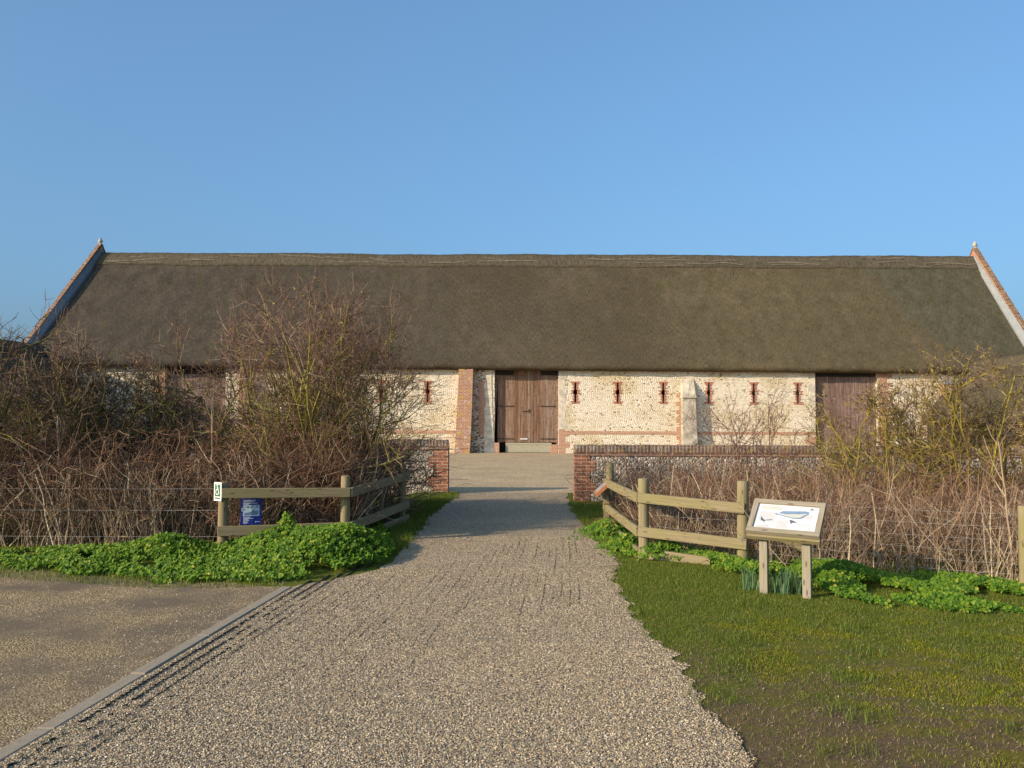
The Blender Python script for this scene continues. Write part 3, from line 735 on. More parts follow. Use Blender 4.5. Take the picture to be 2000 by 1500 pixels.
# ------------------------------------------------------------------ flint boundary walls either side of the gateway
def boundary(label, x0, x1, y, ztop, endside, th=.36):
    t = thing('boundary_wall', label, 'wall', ((x0 + x1) / 2, y + th / 2, 0))
    lo, hi = min(x0, x1), max(x0, x1); xe = x0; s = 1 if x1 > x0 else -1
    pier = .34
    za = ztop - .235; zb_ = ztop - .155
    mb = MB(); mb.box(lo if s < 0 else lo + pier, y + .006, -.05, hi if s > 0 else hi - pier, y + th - .006, za)
    mb.build('flint_panel', M['wall_flint'], t)
    mb = MB(); k = 0; z = -.05
    while z < za - .01:
        zz = min(za, z + .075 * 3); d_ = pier + (.0 if (k % 2) else -.115) + .1
        a_, b_ = (xe, xe + s * d_); mb.box(min(a_, b_), y - .004, z, max(a_, b_), y + th + .004, zz); z = zz; k += 1
    mb.build('brick_pier', M['brick'], t)
    mb = MB(); mb.box(lo, y - .012, za, hi, y + th + .012, zb_); mb.build('brick_course', M['dark_brick'], t)
    mb = MB(); x = lo
    while x < hi - .04:          # bricks on edge, each set a little differently
        jx, jz = random.uniform(-.006, .006), random.uniform(-.008, .008)
        mb.box(x + .005, y - .02 + jx, zb_, min(hi, x + .07), y + th + .02 + jx, ztop + jz); x += .075
    mb.build('brick_coping', M['coping_brick'], t, bevel=.008)
    mb = MB(); mb.box(lo + .01, y - .006, zb_ - .001, hi - .01, y + th + .006, ztop - .018); mb.build('mortar', M['limestone'], t)
    return t
boundary('flint boundary wall with brick coping ending left of the gateway', -1.45, -17.0, 18.2, 1.235, 1)
boundary('flint boundary wall with brick coping running right from the gateway', 1.32, 22.0, 16.75, 1.175, -1)

# ------------------------------------------------------------------ post and rail fences
def post(mb, x, y, h, r=.062, lean=(0, 0)):
    pts = [(x, y, -.1)] + [(x + lean[0] * k / 6, y + lean[1] * k / 6, h * k / 6) for k in range(1, 7)]
    pts.append((pts[-1][0], pts[-1][1], h + .012))
    mb.tube(pts, [r * 1.03, r * 1.02, r * 1.01, r, r, r, r * .99, r * .86], 16)
def fence(name, label, posts, rails, wood, r=.062):
    t = thing(name, label, 'fence', (posts[0][0], posts[0][1], 0))
    for (x, y, h) in posts:
        mb = MB(); post(mb, x, y, h, r, (random.uniform(-.012, .012), random.uniform(-.012, .012))); mb.build('post', wood, t)
    for (p0, p1, h) in rails:
        mb = MB(); mb.beam(p0, p1, .045, h); mb.build('rail', wood, t, bevel=.006)
    return t
P1 = (-3.70, 10.28); P2 = (-2.23, 10.75); P3 = (-1.80, 13.1)
off = lambda p, dx, dy: (p[0] + dx, p[1] + dy)
f1, f2 = Vector((P2[0] - P1[0], P2[1] - P1[1], 0)).normalized(), Vector((P3[0] - P2[0], P3[1] - P2[1], 0)).normalized()
n1 = Vector((f1.y, -f1.x, 0)) * .085; n2 = Vector((f2.y, -f2.x, 0)) * .085
def rp(p, n_, z, e=Vector((0, 0, 0))): return Vector((p[0], p[1], z)) + n_ + e
c12 = Vector((P2[0] + .075, P2[1] - .075, 0))
lf_rails = [
    (rp(P1, n1, .725, -f1 * .02), Vector((c12.x, c12.y, .70)), .125), (rp(P1, n1, .245, -f1 * .06), Vector((c12.x, c12.y, .245)), .125),
    (Vector((c12.x + .012, c12.y + .0, .70)), rp(P3, n2, .76, f2 * .1), .125), (Vector((c12.x + .012, c12.y, .245)), rp(P3, n2, .29, f2 * .1), .125),
    (Vector((c12.x + .03, c12.y - .1, .05)), rp(P3, n2, .06, f2 * .1), .13)]
left_fence = fence('post_and_rail_fence', 'weathered two rail wooden fence bending round the path corner with signs on it', [(*P1, .85), (*P2, .905), (*P3, .95)], lf_rails, M['fence_wood_dark'])
Q1 = (2.66, 9.22); Q2 = (1.63, 9.85); Q3 = (1.60, 13.0)
h1, h2 = Vector((Q1[0] - Q2[0], Q1[1] - Q2[1], 0)).normalized(), Vector((Q3[0] - Q2[0], Q3[1] - Q2[1], 0)).normalized()
m1 = Vector((h1.y, -h1.x, 0)) * .085
m2 = Vector((-.085, 0, 0))
cr_ = Vector((Q2[0] - .075, Q2[1] - .05, 0))
rf_rails = [
    (Vector((cr_.x, cr_.y, .73)), rp(Q1, m1, .675, h1 * .05), .12), (Vector((cr_.x, cr_.y, .32)), rp(Q1, m1, .27, h1 * .07), .12),
    (Vector((cr_.x - .01, cr_.y, .73)), rp(Q3, m2, .68, Vector((0, .1, 0))), .12), (Vector((cr_.x - .01, cr_.y, .32)), rp(Q3, m2, .29, Vector((0, .1, 0))), .12),
    (Vector((cr_.x, cr_.y + .0, .055)), rp(Q1, m1, .02, -h1 * .35), .14), (Vector((cr_.x - .01, cr_.y, .055)), rp(Q3, m2, .05, Vector((0, -.6, 0))), .14)]
right_fence = fence('post_and_rail_fence', 'pale green weathered rail fence with three posts right of the path', [(*Q1, .97), (*Q2, .95), (*Q3, .98)], rf_rails, M['fence_wood'], .066)
mb = MB(); e = g(1655, 1114); mb.tube([(Q1[0] + .05, Q1[1] + .02, .56), (e.x, e.y, -.02)], .055, 12); mb.build('brace', M['fence_wood_dark'], right_fence)

# wire fences
def wire_fence(label, A, B, heights, vstep, post_at, post_h, r=.0022):
    t = thing('wire_fence', label, 'fence', (*B, 0)); A = Vector((*A, 0)); B = Vector((*B, 0)); d_ = (B - A)
    for h in heights:
        mb = MB(); n_ = 12
        mb.tube([A + d_ * (k / n_) + Vector((0, 0, h - .012 * math.sin(math.pi * k / n_))) for k in range(n_ + 1)], r, 5, False); mb.build('wire', M['metal'], t)
    if vstep:
        mb = MB(); n_ = int(d_.length / vstep)
        for k in range(1, n_):
            p = A + d_ * (k / n_); mb.tube([p + Vector((random.uniform(-.006, .006), 0, heights[0])), p + Vector((0, 0, heights[-1]))], r * .7, 4, False)
        mb.build('stay_wires', M['metal'], t)
    if post_h:
        mb = MB(); post(mb, *post_at, post_h, .06); mb.build('post', M['fence_wood'], t)
    return t
wire_fence('three plain galvanised wires strung in front of the left bramble hedge', (-3.76, 10.28), (-8.2, 10.35), (.165, .50, .775), 0, (-8.2, 10.4), .9, .0022)
wire_fence('square stock netting stretched to the wooden post at the right edge', (Q1[0] + .03, Q1[1] + .07), (5.02, 7.88), (.08, .17, .27, .38, .50, .63, .76), .16, (5.03, 7.85), .84, .0013)
wire_fence('stock netting stapled behind the rails of the right fence', (Q2[0] + .02, Q2[1] + .07), (Q1[0] - .02, Q1[1] + .07), (.12, .24, .38, .52, .66), .16, (0, 0), 0, .0013)

# ------------------------------------------------------------------ signs
def plate(mb, o_, ex, ey, x0, y0, x1, y1, lift):
    n_ = ex.cross(ey).normalized()
    P = [o_ + ex * a + ey * b + n_ * lift for a, b in ((x0, y0), (x1, y0), (x1, y1), (x0, y1))]
    mb.face(P)
def flatpoly(mb, o_, ex, ey, pts, lift):
    n_ = ex.cross(ey).normalized(); mb.face([o_ + ex * a + ey * b + n_ * lift for a, b in pts])
def board(mb, o_, ex, ey, w_, h_, th):
    n_ = ex.cross(ey).normalized()
    c = [o_ + ex * a + ey * b + n_ * q for q in (-th, 0) for a, b in ((0, 0), (w_, 0), (w_, h_), (0, h_))]
    mb.hexa(c)
# wheelchair parking sign, turned towards the car park
sg = thing('parking_sign', 'small white and green wheelchair sign fixed to the leftmost fence post', 'sign', (P1[0] - .05, P1[1] - .1, .63))
ang = R(-38); ex = Vector((math.cos(ang), math.sin(ang), 0)); ey = Vector((0, 0, 1)); W_, H_ = .165, .235
o_ = Vector((P1[0] - .125, P1[1] + .005, .625))
mb = MB(); board(mb, o_, ex, ey, W_, H_, .006); bd = mb.build('sign_plate', M['sign_white'], sg)
mb = MB(); plate(mb, o_, ex, ey, .02, .024, W_ - .02, H_ - .024, .001); mb.build('green_field', M['sign_green'], sg)
mb = MB(); cx, cy = W_ * .46, .112
def arc(cx, cy, r, a0, a1, wd, n_=14):
    for k in range(n_):
        t0, t1 = a0 + (a1 - a0) * k / n_, a0 + (a1 - a0) * (k + 1) / n_
        flatpoly(mb, o_, ex, ey, [(cx + (r - wd) * math.cos(t0), cy + (r - wd) * math.sin(t0)), (cx + r * math.cos(t0), cy + r * math.sin(t0)), (cx + r * math.cos(t1), cy + r * math.sin(t1)), (cx + (r - wd) * math.cos(t1), cy + (r - wd) * math.sin(t1))], .002)
arc(cx, cy, .037, R(100), R(345), .010)
arc(cx - .003, cy + .086, .0105, 0, R(360), .0104)
for (a_, b_) in (((-.003, .072), (.0, .03)), ((0, .032), (.028, .030)), ((.026, .034), (.036, -.012)), ((.034, -.01), (.046, -.006)), ((-.001, .052), (.02, .050))):
    A, B = Vector(a_), Vector(b_); dd = (B - A).normalized(); nn = Vector((-dd.y, dd.x)) * .0055
    flatpoly(mb, o_, ex, ey, [(cx + q.x, cy + q.y) for q in (A - nn, B - nn, B + nn, A + nn)], .0022)
for k, (a_, b_) in enumerate(((.026, .058), (.062, .098), (.102, .14))): plate(mb, o_, ex, ey, a_, .043, b_, .056, .002)
mb.build('wheelchair_symbol', M['sign_white'], sg)
# blue notice between the rails
nb = thing('notice_board', 'blue printed notice with pale map hung between the left fence rails', 'sign', (-3.4, 10.5, .3))
a_ = at(469, 1026, 10.47); ex = f1.copy(); ey = Vector((.012, 0, 1)).normalized(); o_ = a_; W_, H_ = .265, .345
mb = MB(); board(mb, o_, ex, ey, W_, H_, .008); mb.build('sign_plate', M['sign_blue'], nb)
mb = MB(); plate(mb, o_, ex, ey, .03, .115, .235, .26, .001); plate(mb, o_, ex, ey, .012, .18, .06, .225, .0012); mb.build('map_panel', M['print_light'], nb)
mb = MB(); flatpoly(mb, o_, ex, ey, [(.045, .125), (.22, .13), (.225, .19), (.15, .185), (.1, .165), (.05, .155)], .0022)
for (cx, cy) in ((.09, .235), (.14, .238), (.205, .238), (.036, .203), (.13, .135)):
    flatpoly(mb, o_, ex, ey, [(cx + .014 * math.cos(k * .7854), cy + .014 * math.sin(k * .7854)) for k in range(8)], .0024)
mb.build('map_drawing', M['print_mid'], nb)
mb = MB()
for (y_, x1) in ((.318, .19), (.300, .17), (.28, .21), (.266, .10)): plate(mb, o_, ex, ey, .03, y_, x1, y_ + .008, .002)
for k, x1 in enumerate((.12, .165, .1, .11, .09, .10, .085)): plate(mb, o_, ex, ey, .036, .095 - k * .0125, x1, .102 - k * .0125, .002)
plate(mb, o_, ex, ey, .185, .028, .2, .05, .002); plate(mb, o_, ex, ey, .203, .036, .25, .044, .002)
mb.build('text_lines', M['print_white'], nb)
# information lectern in front of the right fence
ib = thing('information_board', 'tilted wooden framed white information panel on two posts in the grass', 'sign', (2.75, 7.75, 0))
BL, BR, TL = at(1457, 1038, 7.78), at(1601, 1051, 7.42), at(1472, 976, 8.06)
ex = (BR - BL); WB = ex.length; ex.normalize(); ey = TL - BL; ey = (ey - ex * ey.dot(ex)); HB = ey.length; ey.normalize(); nz = ex.cross(ey).normalized()
mb = MB(); fwd = .052
for (p, q) in (((0, fwd / 2), (WB, fwd / 2)), ((0, HB - fwd / 2), (WB, HB - fwd / 2))):
    mb.beam(BL + ex * p[0] + ey * p[1], BL + ex * q[0] + ey * q[1], fwd, .05, nz)
for x_ in (fwd / 2, WB - fwd / 2): mb.beam(BL + ex * x_ + ey * (fwd + .001), BL + ex * x_ + ey * (HB - fwd - .001), fwd, .048, nz)
mb.build('frame', M['board_wood'], ib, bevel=.004)
mb = MB(); mb.beam(BL + ex * .0 + ey * .03 - nz * .055, BL + ex * WB + ey * .03 - nz * .055, .10, .05, nz); mb.build('backing_rail', M['fence_wood'], ib, bevel=.004)
mb = MB(); board(mb, BL + ex * fwd + ey * fwd + nz * .004, ex, ey, WB - 2 * fwd, HB - 2 * fwd, .02); pn = mb.build('panel', M['panel_white'], ib)
o_ = BL + ex * fwd + ey * fwd + nz * .004; pw, ph = WB - 2 * fwd, HB - 2 * fwd
U = lambda pts: [(a * pw, b * ph) for a, b in pts]
def prints(name, m, polys, lift=.0015):
    mb = MB()
    for p in polys: flatpoly(mb, o_, ex, ey, U(p), lift)
    mb.build(name, m, pn).location = (0, 0, 0)
rect = lambda a, b, c, d_: [(a, b), (c, b), (c, d_), (a, d_)]
prints('heading_block', M['print_beige'], [rect(.06, .80, .40, .93)])
lines = []
for (x0, x1, y0, y1, n_) in ((.06, .36, .30, .72, 12), (.37, .58, .08, .40, 9), (.66, .95, .50, .70, 6), (.70, .95, .24, .30, 2), (.06, .3, .06, .2, 4), (.72, .8, .09, .12, 1)):
    for k in range(n_):
        y_ = y0 + (y1 - y0) * k / n_; lines.append(rect(x0, y_, x1 - random.uniform(0, .05), y_ + (y1 - y0) / n_ * .4))
prints('text_lines', M['print_grey'], lines)
prints('drawing_roof', M['print_roof'], [[(.36, .66), (.42, .76), (.80, .82), (.86, .78), (.84, .72), (.70, .68), (.46, .64)], [(.30, .62), (.62, .48), (.74, .50), (.86, .72), (.84, .74), (.72, .54), (.60, .52), (.32, .66)]])
prints('drawing_yard', M['print_beige'], [[(.36, .62), (.60, .525), (.715, .545), (.80, .69), (.68, .665), (.46, .63)]], .0022)
prints('bird_drawings', M['print_dark'], [
    [(.10, .34), (.16, .28), (.18, .33), (.26, .36), (.30, .42), (.22, .37), (.16, .345), (.12, .42), (.09, .50)], [(.14, .27), (.17, .24), (.19, .22), (.17, .27)],
    [(.56, .41), (.60, .43), (.64, .40), (.72, .30), (.66, .33), (.62, .32), (.60, .26), (.585, .33)],
    [(.86, .90), (.885, .95), (.90, .91), (.94, .90), (.90, .875), (.87, .87), (.85, .84), (.86, .88)], [(.90, .14), (.91, .17), (.92, .14)], [(.885, .09), (.94, .09), (.94, .105), (.885, .105)]])
perp = Vector((-ex.y, ex.x, 0)).normalized()
for f_ in (.2, .79):
    p_ = BL + ex * (f_ * WB) + perp * .13
    mb = MB(); mb.beam((p_.x, p_.y, -.08), (p_.x, p_.y, BL.z + .13 * ey.z / max(.1, ey.dot(perp)) - .075), .078, .07, perp); mb.build('leg', M['board_wood'], ib, bevel=.005)
# small red-brown lectern by the far post
rb = thing('small_lectern', 'small red brown tilted lectern at the far end of the right fence', 'sign', (1.5, 12.8, 0))
lo_, hi_ = at(1162, 966, 12.55), at(1190, 936, 12.75); dx = (hi_ - lo_); dx.y = 0; L_ = dx.length; dx.normalize()
dy = Vector((0.05, 1, 0)).normalized()
mb = MB(); board(mb, lo_, dx, dy, L_ * 1.02, .5, .055); mb.build('frame', M['red_wood'], rb, bevel=.004)
mb = MB(); nn = dx.cross(dy).normalized()
P = [lo_ + dx * a + dy * b + nn * .0025 for a, b in ((.04, .04), (L_ - .04, .04), (L_ - .04, .46), (.04, .46))]; mb.face(P); mb.build('panel', M['red_panel'], rb)
mb = MB(); mb.beam((hi_.x - .035, 12.85, -.05), (hi_.x - .035, 12.85, hi_.z - .1), .08, .08, (0, 1, 0)); mb.beam((hi_.x - .035, 12.85, hi_.z - .16), (lo_.x + .1, 12.85, lo_.z - .0), .05, .06); mb.build('post', M['fence_wood'], rb)

# ------------------------------------------------------------------ vegetation helpers
def nrm(a): return a / np.maximum(1e-9, np.linalg.norm(a, axis=-1, keepdims=True))
def grow(S, D, L, K, wob, upb):
    N = len(S); P = np.zeros((N, K, 3)); P[:, 0] = S; d_ = nrm(D); st = (np.asarray(L) / (K - 1))[:, None]
    for k in range(1, K):
        d_ = nrm(d_ + rng.normal(0, wob, (N, 3)) + np.array([0, 0, 1.0]) * np.asarray(upb).reshape(-1, 1)); P[:, k] = P[:, k - 1] + d_ * st
    return P
def branch(P, M_, t0, t1, L0, L1, spread, K, wob, upb, taper=True):
    N, Kp, _ = P.shape; idx = np.repeat(np.arange(N), M_); t = rng.uniform(t0, t1, len(idx)); f = t * (Kp - 1); i = np.minimum(f.astype(int), Kp - 2); q = (f - i)[:, None]
    pos = P[idx, i] * (1 - q) + P[idx, i + 1] * q; tan = nrm(P[idx, i + 1] - P[idx, i])
    L = rng.uniform(L0, L1, len(idx)) * ((1.15 - .6 * t) if taper else 1)
    return grow(pos, tan * (1 - spread) + nrm(rng.normal(0, 1, tan.shape)) * spread, L, K, wob, upb)
def tubes(P, r0, r1, n=3):
    N, K, _ = P.shape; T = np.zeros_like(P); T[:, 1:-1] = P[:, 2:] - P[:, :-2]; T[:, 0] = P[:, 1] - P[:, 0]; T[:, -1] = P[:, -1] - P[:, -2]; T = nrm(T)
    ref = np.where(np.abs(T[..., 2:3]) < .8, np.array([0, 0, 1.0]), np.array([1.0, 0, 0])); A = nrm(np.cross(T, ref)); B = np.cross(T, A)
    t = np.linspace(0, 1, K)[None, :]; r = np.asarray(r0).reshape(-1, 1) * (1 - t) + np.asarray(r1).reshape(-1, 1) * t
    th = 2 * np.pi * np.arange(n) / n
    V = P[:, :, None] + (A[:, :, None] * np.cos(th)[None, None, :, None] + B[:, :, None] * np.sin(th)[None, None, :, None]) * r[..., None, None]
    idx = np.arange(N * K * n).reshape(N, K, n); nx = np.roll(idx, -1, 2)
    Fq = np.stack([idx[:, :-1], nx[:, :-1], nx[:, 1:], idx[:, 1:]], -1).reshape(-1, 4)
    return V.reshape(-1, 3), Fq, N, K * n
class VG:
    def __init__(s): s.V = []; s.F = []; s.T = []; s.o = 0
    def add(s, P, r0, r1, tint, n=3):
        P = P[P[:, :, 2].max(1) > 0] if len(P) else P
        N = len(P)
        if not N: return
        if hasattr(tint, '__len__') and len(tint) != N: tint = np.resize(tint, N)
        V, Fq, N, k = tubes(P, np.resize(r0, N), np.resize(r1, N), n); s.V.append(V); s.F.append(Fq + s.o); s.o += len(V)
        s.T.append(np.repeat(np.resize(tint, N), k))
    def build(s, name, m, parent=None): return np_mesh(name, np.vstack(s.V), np.vstack(s.F), m, parent, np.clip(np.concatenate(s.T), 0, 1))
def U_(a, b, n): return rng.uniform(a, b, n)

def shrub(name, label, base, height, spread, nst, n1, n2, n3, mats, group=None, lean=(0, 0), wob=.16, rad=.022, lichen=0, base_r=.25, tw=.0036, cat='shrub', upb=.06, mossy2=True):
    """several stems from the ground, three orders of branches, fine twigs; parts: stems, twigs"""
    t = thing(name, label, cat, (base[0], base[1], 0), group)
    th = U_(0, 6.283, nst); rr = np.sqrt(U_(0, 1, nst)) * base_r
    S = np.stack([base[0] + rr * np.cos(th), base[1] + rr * np.sin(th), np.full(nst, -.03)], 1)
    th2 = th + rng.normal(0, .5, nst); k = U_(.15, 1, nst) * spread
    D = np.stack([k * np.cos(th2) + lean[0], k * np.sin(th2) + lean[1], np.ones(nst)], 1)
    L = height * U_(.7, 1.0, nst)
    S0 = grow(S, D, L, 10, wob, upb)
    B1 = branch(S0, n1, .2, 1, height * .28, height * .5, .5, 8, wob * 1.1, upb)
    B2 = branch(B1, n2, .15, 1, height * .13, height * .26, .55, 6, wob * 1.2, upb * .6)
    B3 = branch(B2, n3, .1, 1, height * .06, height * .14, .55, 5, wob * 1.2, upb * .5)
    a = VG(); a.add(S0, U_(.7, 1.1, nst) * rad, rad * .3, U_(.2, .8, nst), 6); a.add(B1, rad * .4, rad * .17, U_(.15, .9, len(B1)), 4)
    if mossy2: low = B2[B2[:, 0, 2] < height * .6]; a.add(low, tw * 1.8, tw * 1.1, U_(.1, .85, len(low)), 3); B2 = B2[B2[:, 0, 2] >= height * .6]
    a.build('stems', mats[0], t)
    b = VG(); b.add(B2, tw * 1.5, tw * .9, U_(.2, 1, len(B2))); b.add(B3, tw, tw * .6, U_(0, .95, len(B3)))
    b.build('twigs', mats[1], t)
    if lichen:
        # crusty spurs and lichen tufts on the older wood
        src = np.concatenate([B1[:, :6], B2], 0)
        C = branch(src, lichen, .0, 1, .015, .06, .9, 3, .3, .1, False)
        c = VG(); c.add(C, .008, .004, U_(0, 1, len(C))); c.build('lichen', M['lichen'], t)
    return t

# ---- left side shrubs
LM = (M['moss_stem'], M['twig'])
shrub('rounded_shrub', 'large rounded bare shrub with mossy limbs and reddish twigs beside the gateway', (-3.2, 12.75), 3.4, .56, 21, 9, 9, 6, (M['mossy'], M['red_twig']), None, (.04, 0), .10, .028, 2, .5, .0030)
shrub('hawthorn_shrub', 'wind-swept bare hawthorn with arching limbs at the far left edge', (-8.35, 11.9), 3.4, .62, 13, 9, 8, 5, (M['moss_stem'], M['twig']), None, (.38, 0), .17, .03, 1, .4, .0038)
shrub('hawthorn_shrub', 'dark tangled bare hawthorn in front of the left wing roof', (-6.9, 12.8), 2.85, .75, 12, 8, 8, 5, (M['moss_stem'], M['dark_twig']), None, (.2, 0), .2, .028, 1, .5, .0038)
shrub('hawthorn_shrub', 'thin bare hawthorn in front of the left plank door of the barn', (-5.3, 13.2), 2.45, .7, 9, 7, 6, 4, (M['moss_stem'], M['dark_twig']), None, (.05, 0), .18, .026, 1, .5, .0036)
shrub('hawthorn_shrub', 'low dense bare bush under the hawthorns behind the bramble hedge', (-8.6, 14.6), 2.3, .9, 14, 8, 7, 4, (M['dark_twig'], M['dark_twig']), None, (.2, 0), .2, .026, 0, .9, .004)
shrub('hawthorn_shrub', 'dense low bare bush leaning against the left boundary wall', (-3.3, 14.3), 1.75, .9, 14, 9, 8, 5, (M['dark_twig'], M['dark_twig']), None, (.1, 0), .2, .022, 0, .8, .0036)
# ---- right side shrubs
RM = (M['lichen'], M['twig'])
shrub('lichen_shrub', 'bare shrub thick with yellow lichen in front of the right plank door', (5.9, 13.6), 2.4, .75, 9, 8, 6, 3, RM, 'lichen covered shrubs right of the path', (.05, 0), .17, .024, 5, .4, .0032)
shrub('lichen_shrub', 'tall upright shrub crusted with bright yellow lichen before the right wing', (7.5, 13.2), 2.75, .62, 11, 8, 7, 3, RM, 'lichen covered shrubs right of the path', (-.02, 0), .15, .026, 7, .4, .0032)
shrub('lichen_shrub', 'spreading yellow green shrub at the far right edge below the wing roof', (8.7, 12.8), 2.15, .85, 12, 8, 7, 3, RM, 'lichen covered shrubs right of the path', (.0, 0), .18, .024, 6, .6, .0032)
shrub('thin_shrub', 'very thin bare shrub with few twigs against the pale flint wall', (4.3, 14.0), 2.3, .6, 7, 6, 4, 3, (M['twig'], M['twig']), None, (.0, 0), .12, .014, 0, .3, .003)
shrub('lichen_shrub', 'low greenish bush against the boundary wall behind the yellow shrubs', (6.6, 14.6), 1.35, .95, 10, 7, 6, 3, (M['moss_stem'], M['moss_stem']), None, (.0, 0), .2, .02, 2, .7, .003)

# ---- bramble and dead stem thickets (nobody could count them)
def region(n, f, x0, x1, y0, y1):
    out = []
    while sum(len(o) for o in out) < n:
        q = np.stack([U_(x0, x1, n), U_(y0, y1, n)], 1); out.append(q[f(q[:, 0], q[:, 1])])
    return np.vstack(out)[:n]
def fline(x):   # front of the left thicket: just behind wires and rails
    return np.where(x < P1[0], 10.45 - .4 * np.clip((-4.3 - x) / .6, 0, 1), np.where(x < P2[0], 10.45 + (x - P1[0]) * (P2[1] - P1[1]) / (P2[0] - P1[0]), P2[1] + .12 + (x - P2[0]) * (P3[1] - P2[1]) / (P3[0] - P2[0])))
def thicket_left():
    a = VG()
    ok = lambda x, y: (y > fline(x) + .12) & (x < -1.9 - np.maximum(0, 12 - y) * .22)
    n = 5200; q = region(n, ok, -8.6, -1.9, 10.4, 14.4)
    D = np.stack([rng.normal(.15, .55, n), rng.normal(-.1, .5, n), U_(.4, 1.2, n)], 1)
    P = grow(np.column_stack([q, U_(0, 1.0, n)]), D, U_(.5, 1.3, n), 8, .22, -.10)
    P[:, :, 2] = np.minimum(P[:, :, 2], 1.62 + .12 * np.sin(P[:, :, 0] * 1.7) + .08 * np.sin(P[:, :, 0] * 4.1))
    P[:, :, 1] = np.maximum(P[:, :, 1], fline(P[:, :, 0]) - .02)
    a.add(P, U_(.0034, .0075, n), .0026, rng.beta(1.7, 1.6, n), 4)
    B = branch(P, 3, .1, 1, .08, .3, .8, 4, .3, 0, False); a.add(B, .0024, .0015, rng.beta(1.5, 2.2, len(B)), 3)
    n = 700; q = np.stack([rng.normal(-2.75, .28, n), rng.normal(11.6, .4, n)], 1); q[:, 1] = np.maximum(q[:, 1], fline(q[:, 0]) + .12)
    P = grow(np.column_stack([q, U_(0, .5, n)]), np.stack([rng.normal(.15, .4, n), rng.normal(-.12, .35, n), U_(.6, 1.3, n)], 1), U_(.8, 1.5, n), 9, .16, -.03)
    lim = -2.23 + (P[:, :, 1] - 10.75) * .183 - .08
    low = P[:, :, 2] < 1.0
    P[:, :, 0] = np.where(low, np.minimum(P[:, :, 0], lim), np.minimum(P[:, :, 0], lim + .3)); P[:, :, 1] = np.maximum(P[:, :, 1], fline(P[:, :, 0]) + .05)
    a.add(P, U_(.0034, .007, n), .0026, rng.beta(1.7, 1.6, n), 4); B = branch(P, 3, .2, 1, .08, .3, .8, 4, .3, 0, False); a.add(B, .0024, .0015, rng.beta(1.5, 2.2, len(B)), 3)
    a.build('bramble_thicket', M['bramble']).__setitem__('kind', 'stuff')
    o = bpy.data.objects['bramble_thicket']; tag(o, 'dense reddish brown bramble thicket behind the left fence and wires', 'brambles', kind='stuff')
    b = VG(); n = 1500; q = region(n, lambda x, y: ok(x, y) & (y < fline(x) + .7) & (rng.random(len(x)) < .35 + .65 * (np.sin(x * 3.7) * np.sin(x * 9.1 + 1) > -.1)), -8.6, -2.0, 10.4, 13.5)
    P = grow(np.column_stack([q, np.zeros(n)]), np.stack([rng.normal(0, .3, n), rng.normal(0, .12, n), np.ones(n)], 1), U_(.35, 1.25, n), 8, .10, .02)
    q_ = rng.random(n) ** 5; b.add(P, .0026 + .0065 * q_, .0016 + .003 * q_, .25 + .45 * rng.random(n) + .45 * q_, 5)
    B = branch(P, 2, .4, 1, .15, .4, .5, 5, .15, 0, False); b.add(B, .0028, .0018, rng.beta(2, 1.6, len(B)), 3)
    o = b.build('dead_stems', M['straw']); tag(o, 'pale dead stems standing upright in the left bramble hedge', 'dead stems', kind='stuff')
thicket_left()
def rline(x):
    return np.where(x < Q1[0], Q2[1] + (x - Q2[0]) * (Q1[1] - Q2[1]) / (Q1[0] - Q2[0]), Q1[1] + (x - Q1[0]) * (7.88 - Q1[1]) / (5.02 - Q1[0]))
def thicket_right():
    ok = lambda x, y: (y > np.maximum(rline(x), 7.6) + .12) & (x > 1.75)
    a = VG(); n = 4200; q = region(n, ok, 1.75, 10.5, 7.6, 15.6)
    D = np.stack([rng.normal(.05, .42, n), rng.normal(0, .25, n), np.ones(n)], 1)
    P = grow(np.column_stack([q, np.zeros(n)]), D, U_(.3, .98, n) * np.where(U_(0, 1, n) < .1, 1.35, 1), 7, .10, .02)
    a.add(P, .0026 + .003 * rng.random(n) ** 2, .0016, rng.beta(1.4, 2.2, n), 4)
    B = branch(P, 2, .3, 1, .12, .4, .6, 4, .2, -.05, False); a.add(B, .0022, .0014, rng.beta(1.5, 2.1, len(B)), 3)
    n = 420; q = region(n, lambda x, y: ok(x, y) & (y < rline(x) + .9), 1.75, 8, 7.6, 10.5)
    P = grow(np.column_stack([q, np.zeros(n)]), np.stack([rng.normal(.08, .42, n), rng.normal(0, .2, n), np.ones(n)], 1), U_(.35, 1.15, n), 8, .085, .015)
    q_ = rng.random(n) ** 3; a.add(P, .0028 + .0038 * q_, .0016 + .0022 * q_, .3 + .35 * rng.random(n) + .32 * q_, 5); B = branch(P, 3, .35, 1, .1, .35, .6, 5, .16, -.02, False); a.add(B, .0022, .0014, rng.beta(1.7, 1.8, len(B)), 3)
    o = a.build('dead_stems', M['straw']); tag(o, 'tan dead stems crowded behind the right fence and netting', 'dead stems', kind='stuff')
    b = VG(); n = 3600; q = region(n, lambda x, y: ok(x, y) & (y > rline(x) + .35), 1.8, 10, 8, 16.6)
    P = grow(np.column_stack([q, U_(0, .3, n)]), np.stack([rng.normal(.1, .6, n), rng.normal(-.1, .4, n), U_(.4, 1.2, n)], 1), U_(.5, 1.3, n), 8, .2, -.07)
    P[:, :, 2] = np.minimum(P[:, :, 2], 1.3 + .22 * np.sin(P[:, :, 0] * 1.9) + .15 * np.sin(P[:, :, 0] * 5.3))
    b.add(P, U_(.003, .006, n), .0024, rng.beta(1.4, 1.9, n), 4); B = branch(P, 3, .1, 1, .08, .3, .8, 4, .3, 0, False); b.add(B, .0022, .0014, rng.beta(1.5, 2.2, len(B)), 3)
    o = b.build('bramble_thicket', M['bramble']); tag(o, 'thin brown brambles tangled in front of the right boundary wall', 'brambles', kind='stuff')
thicket_right()

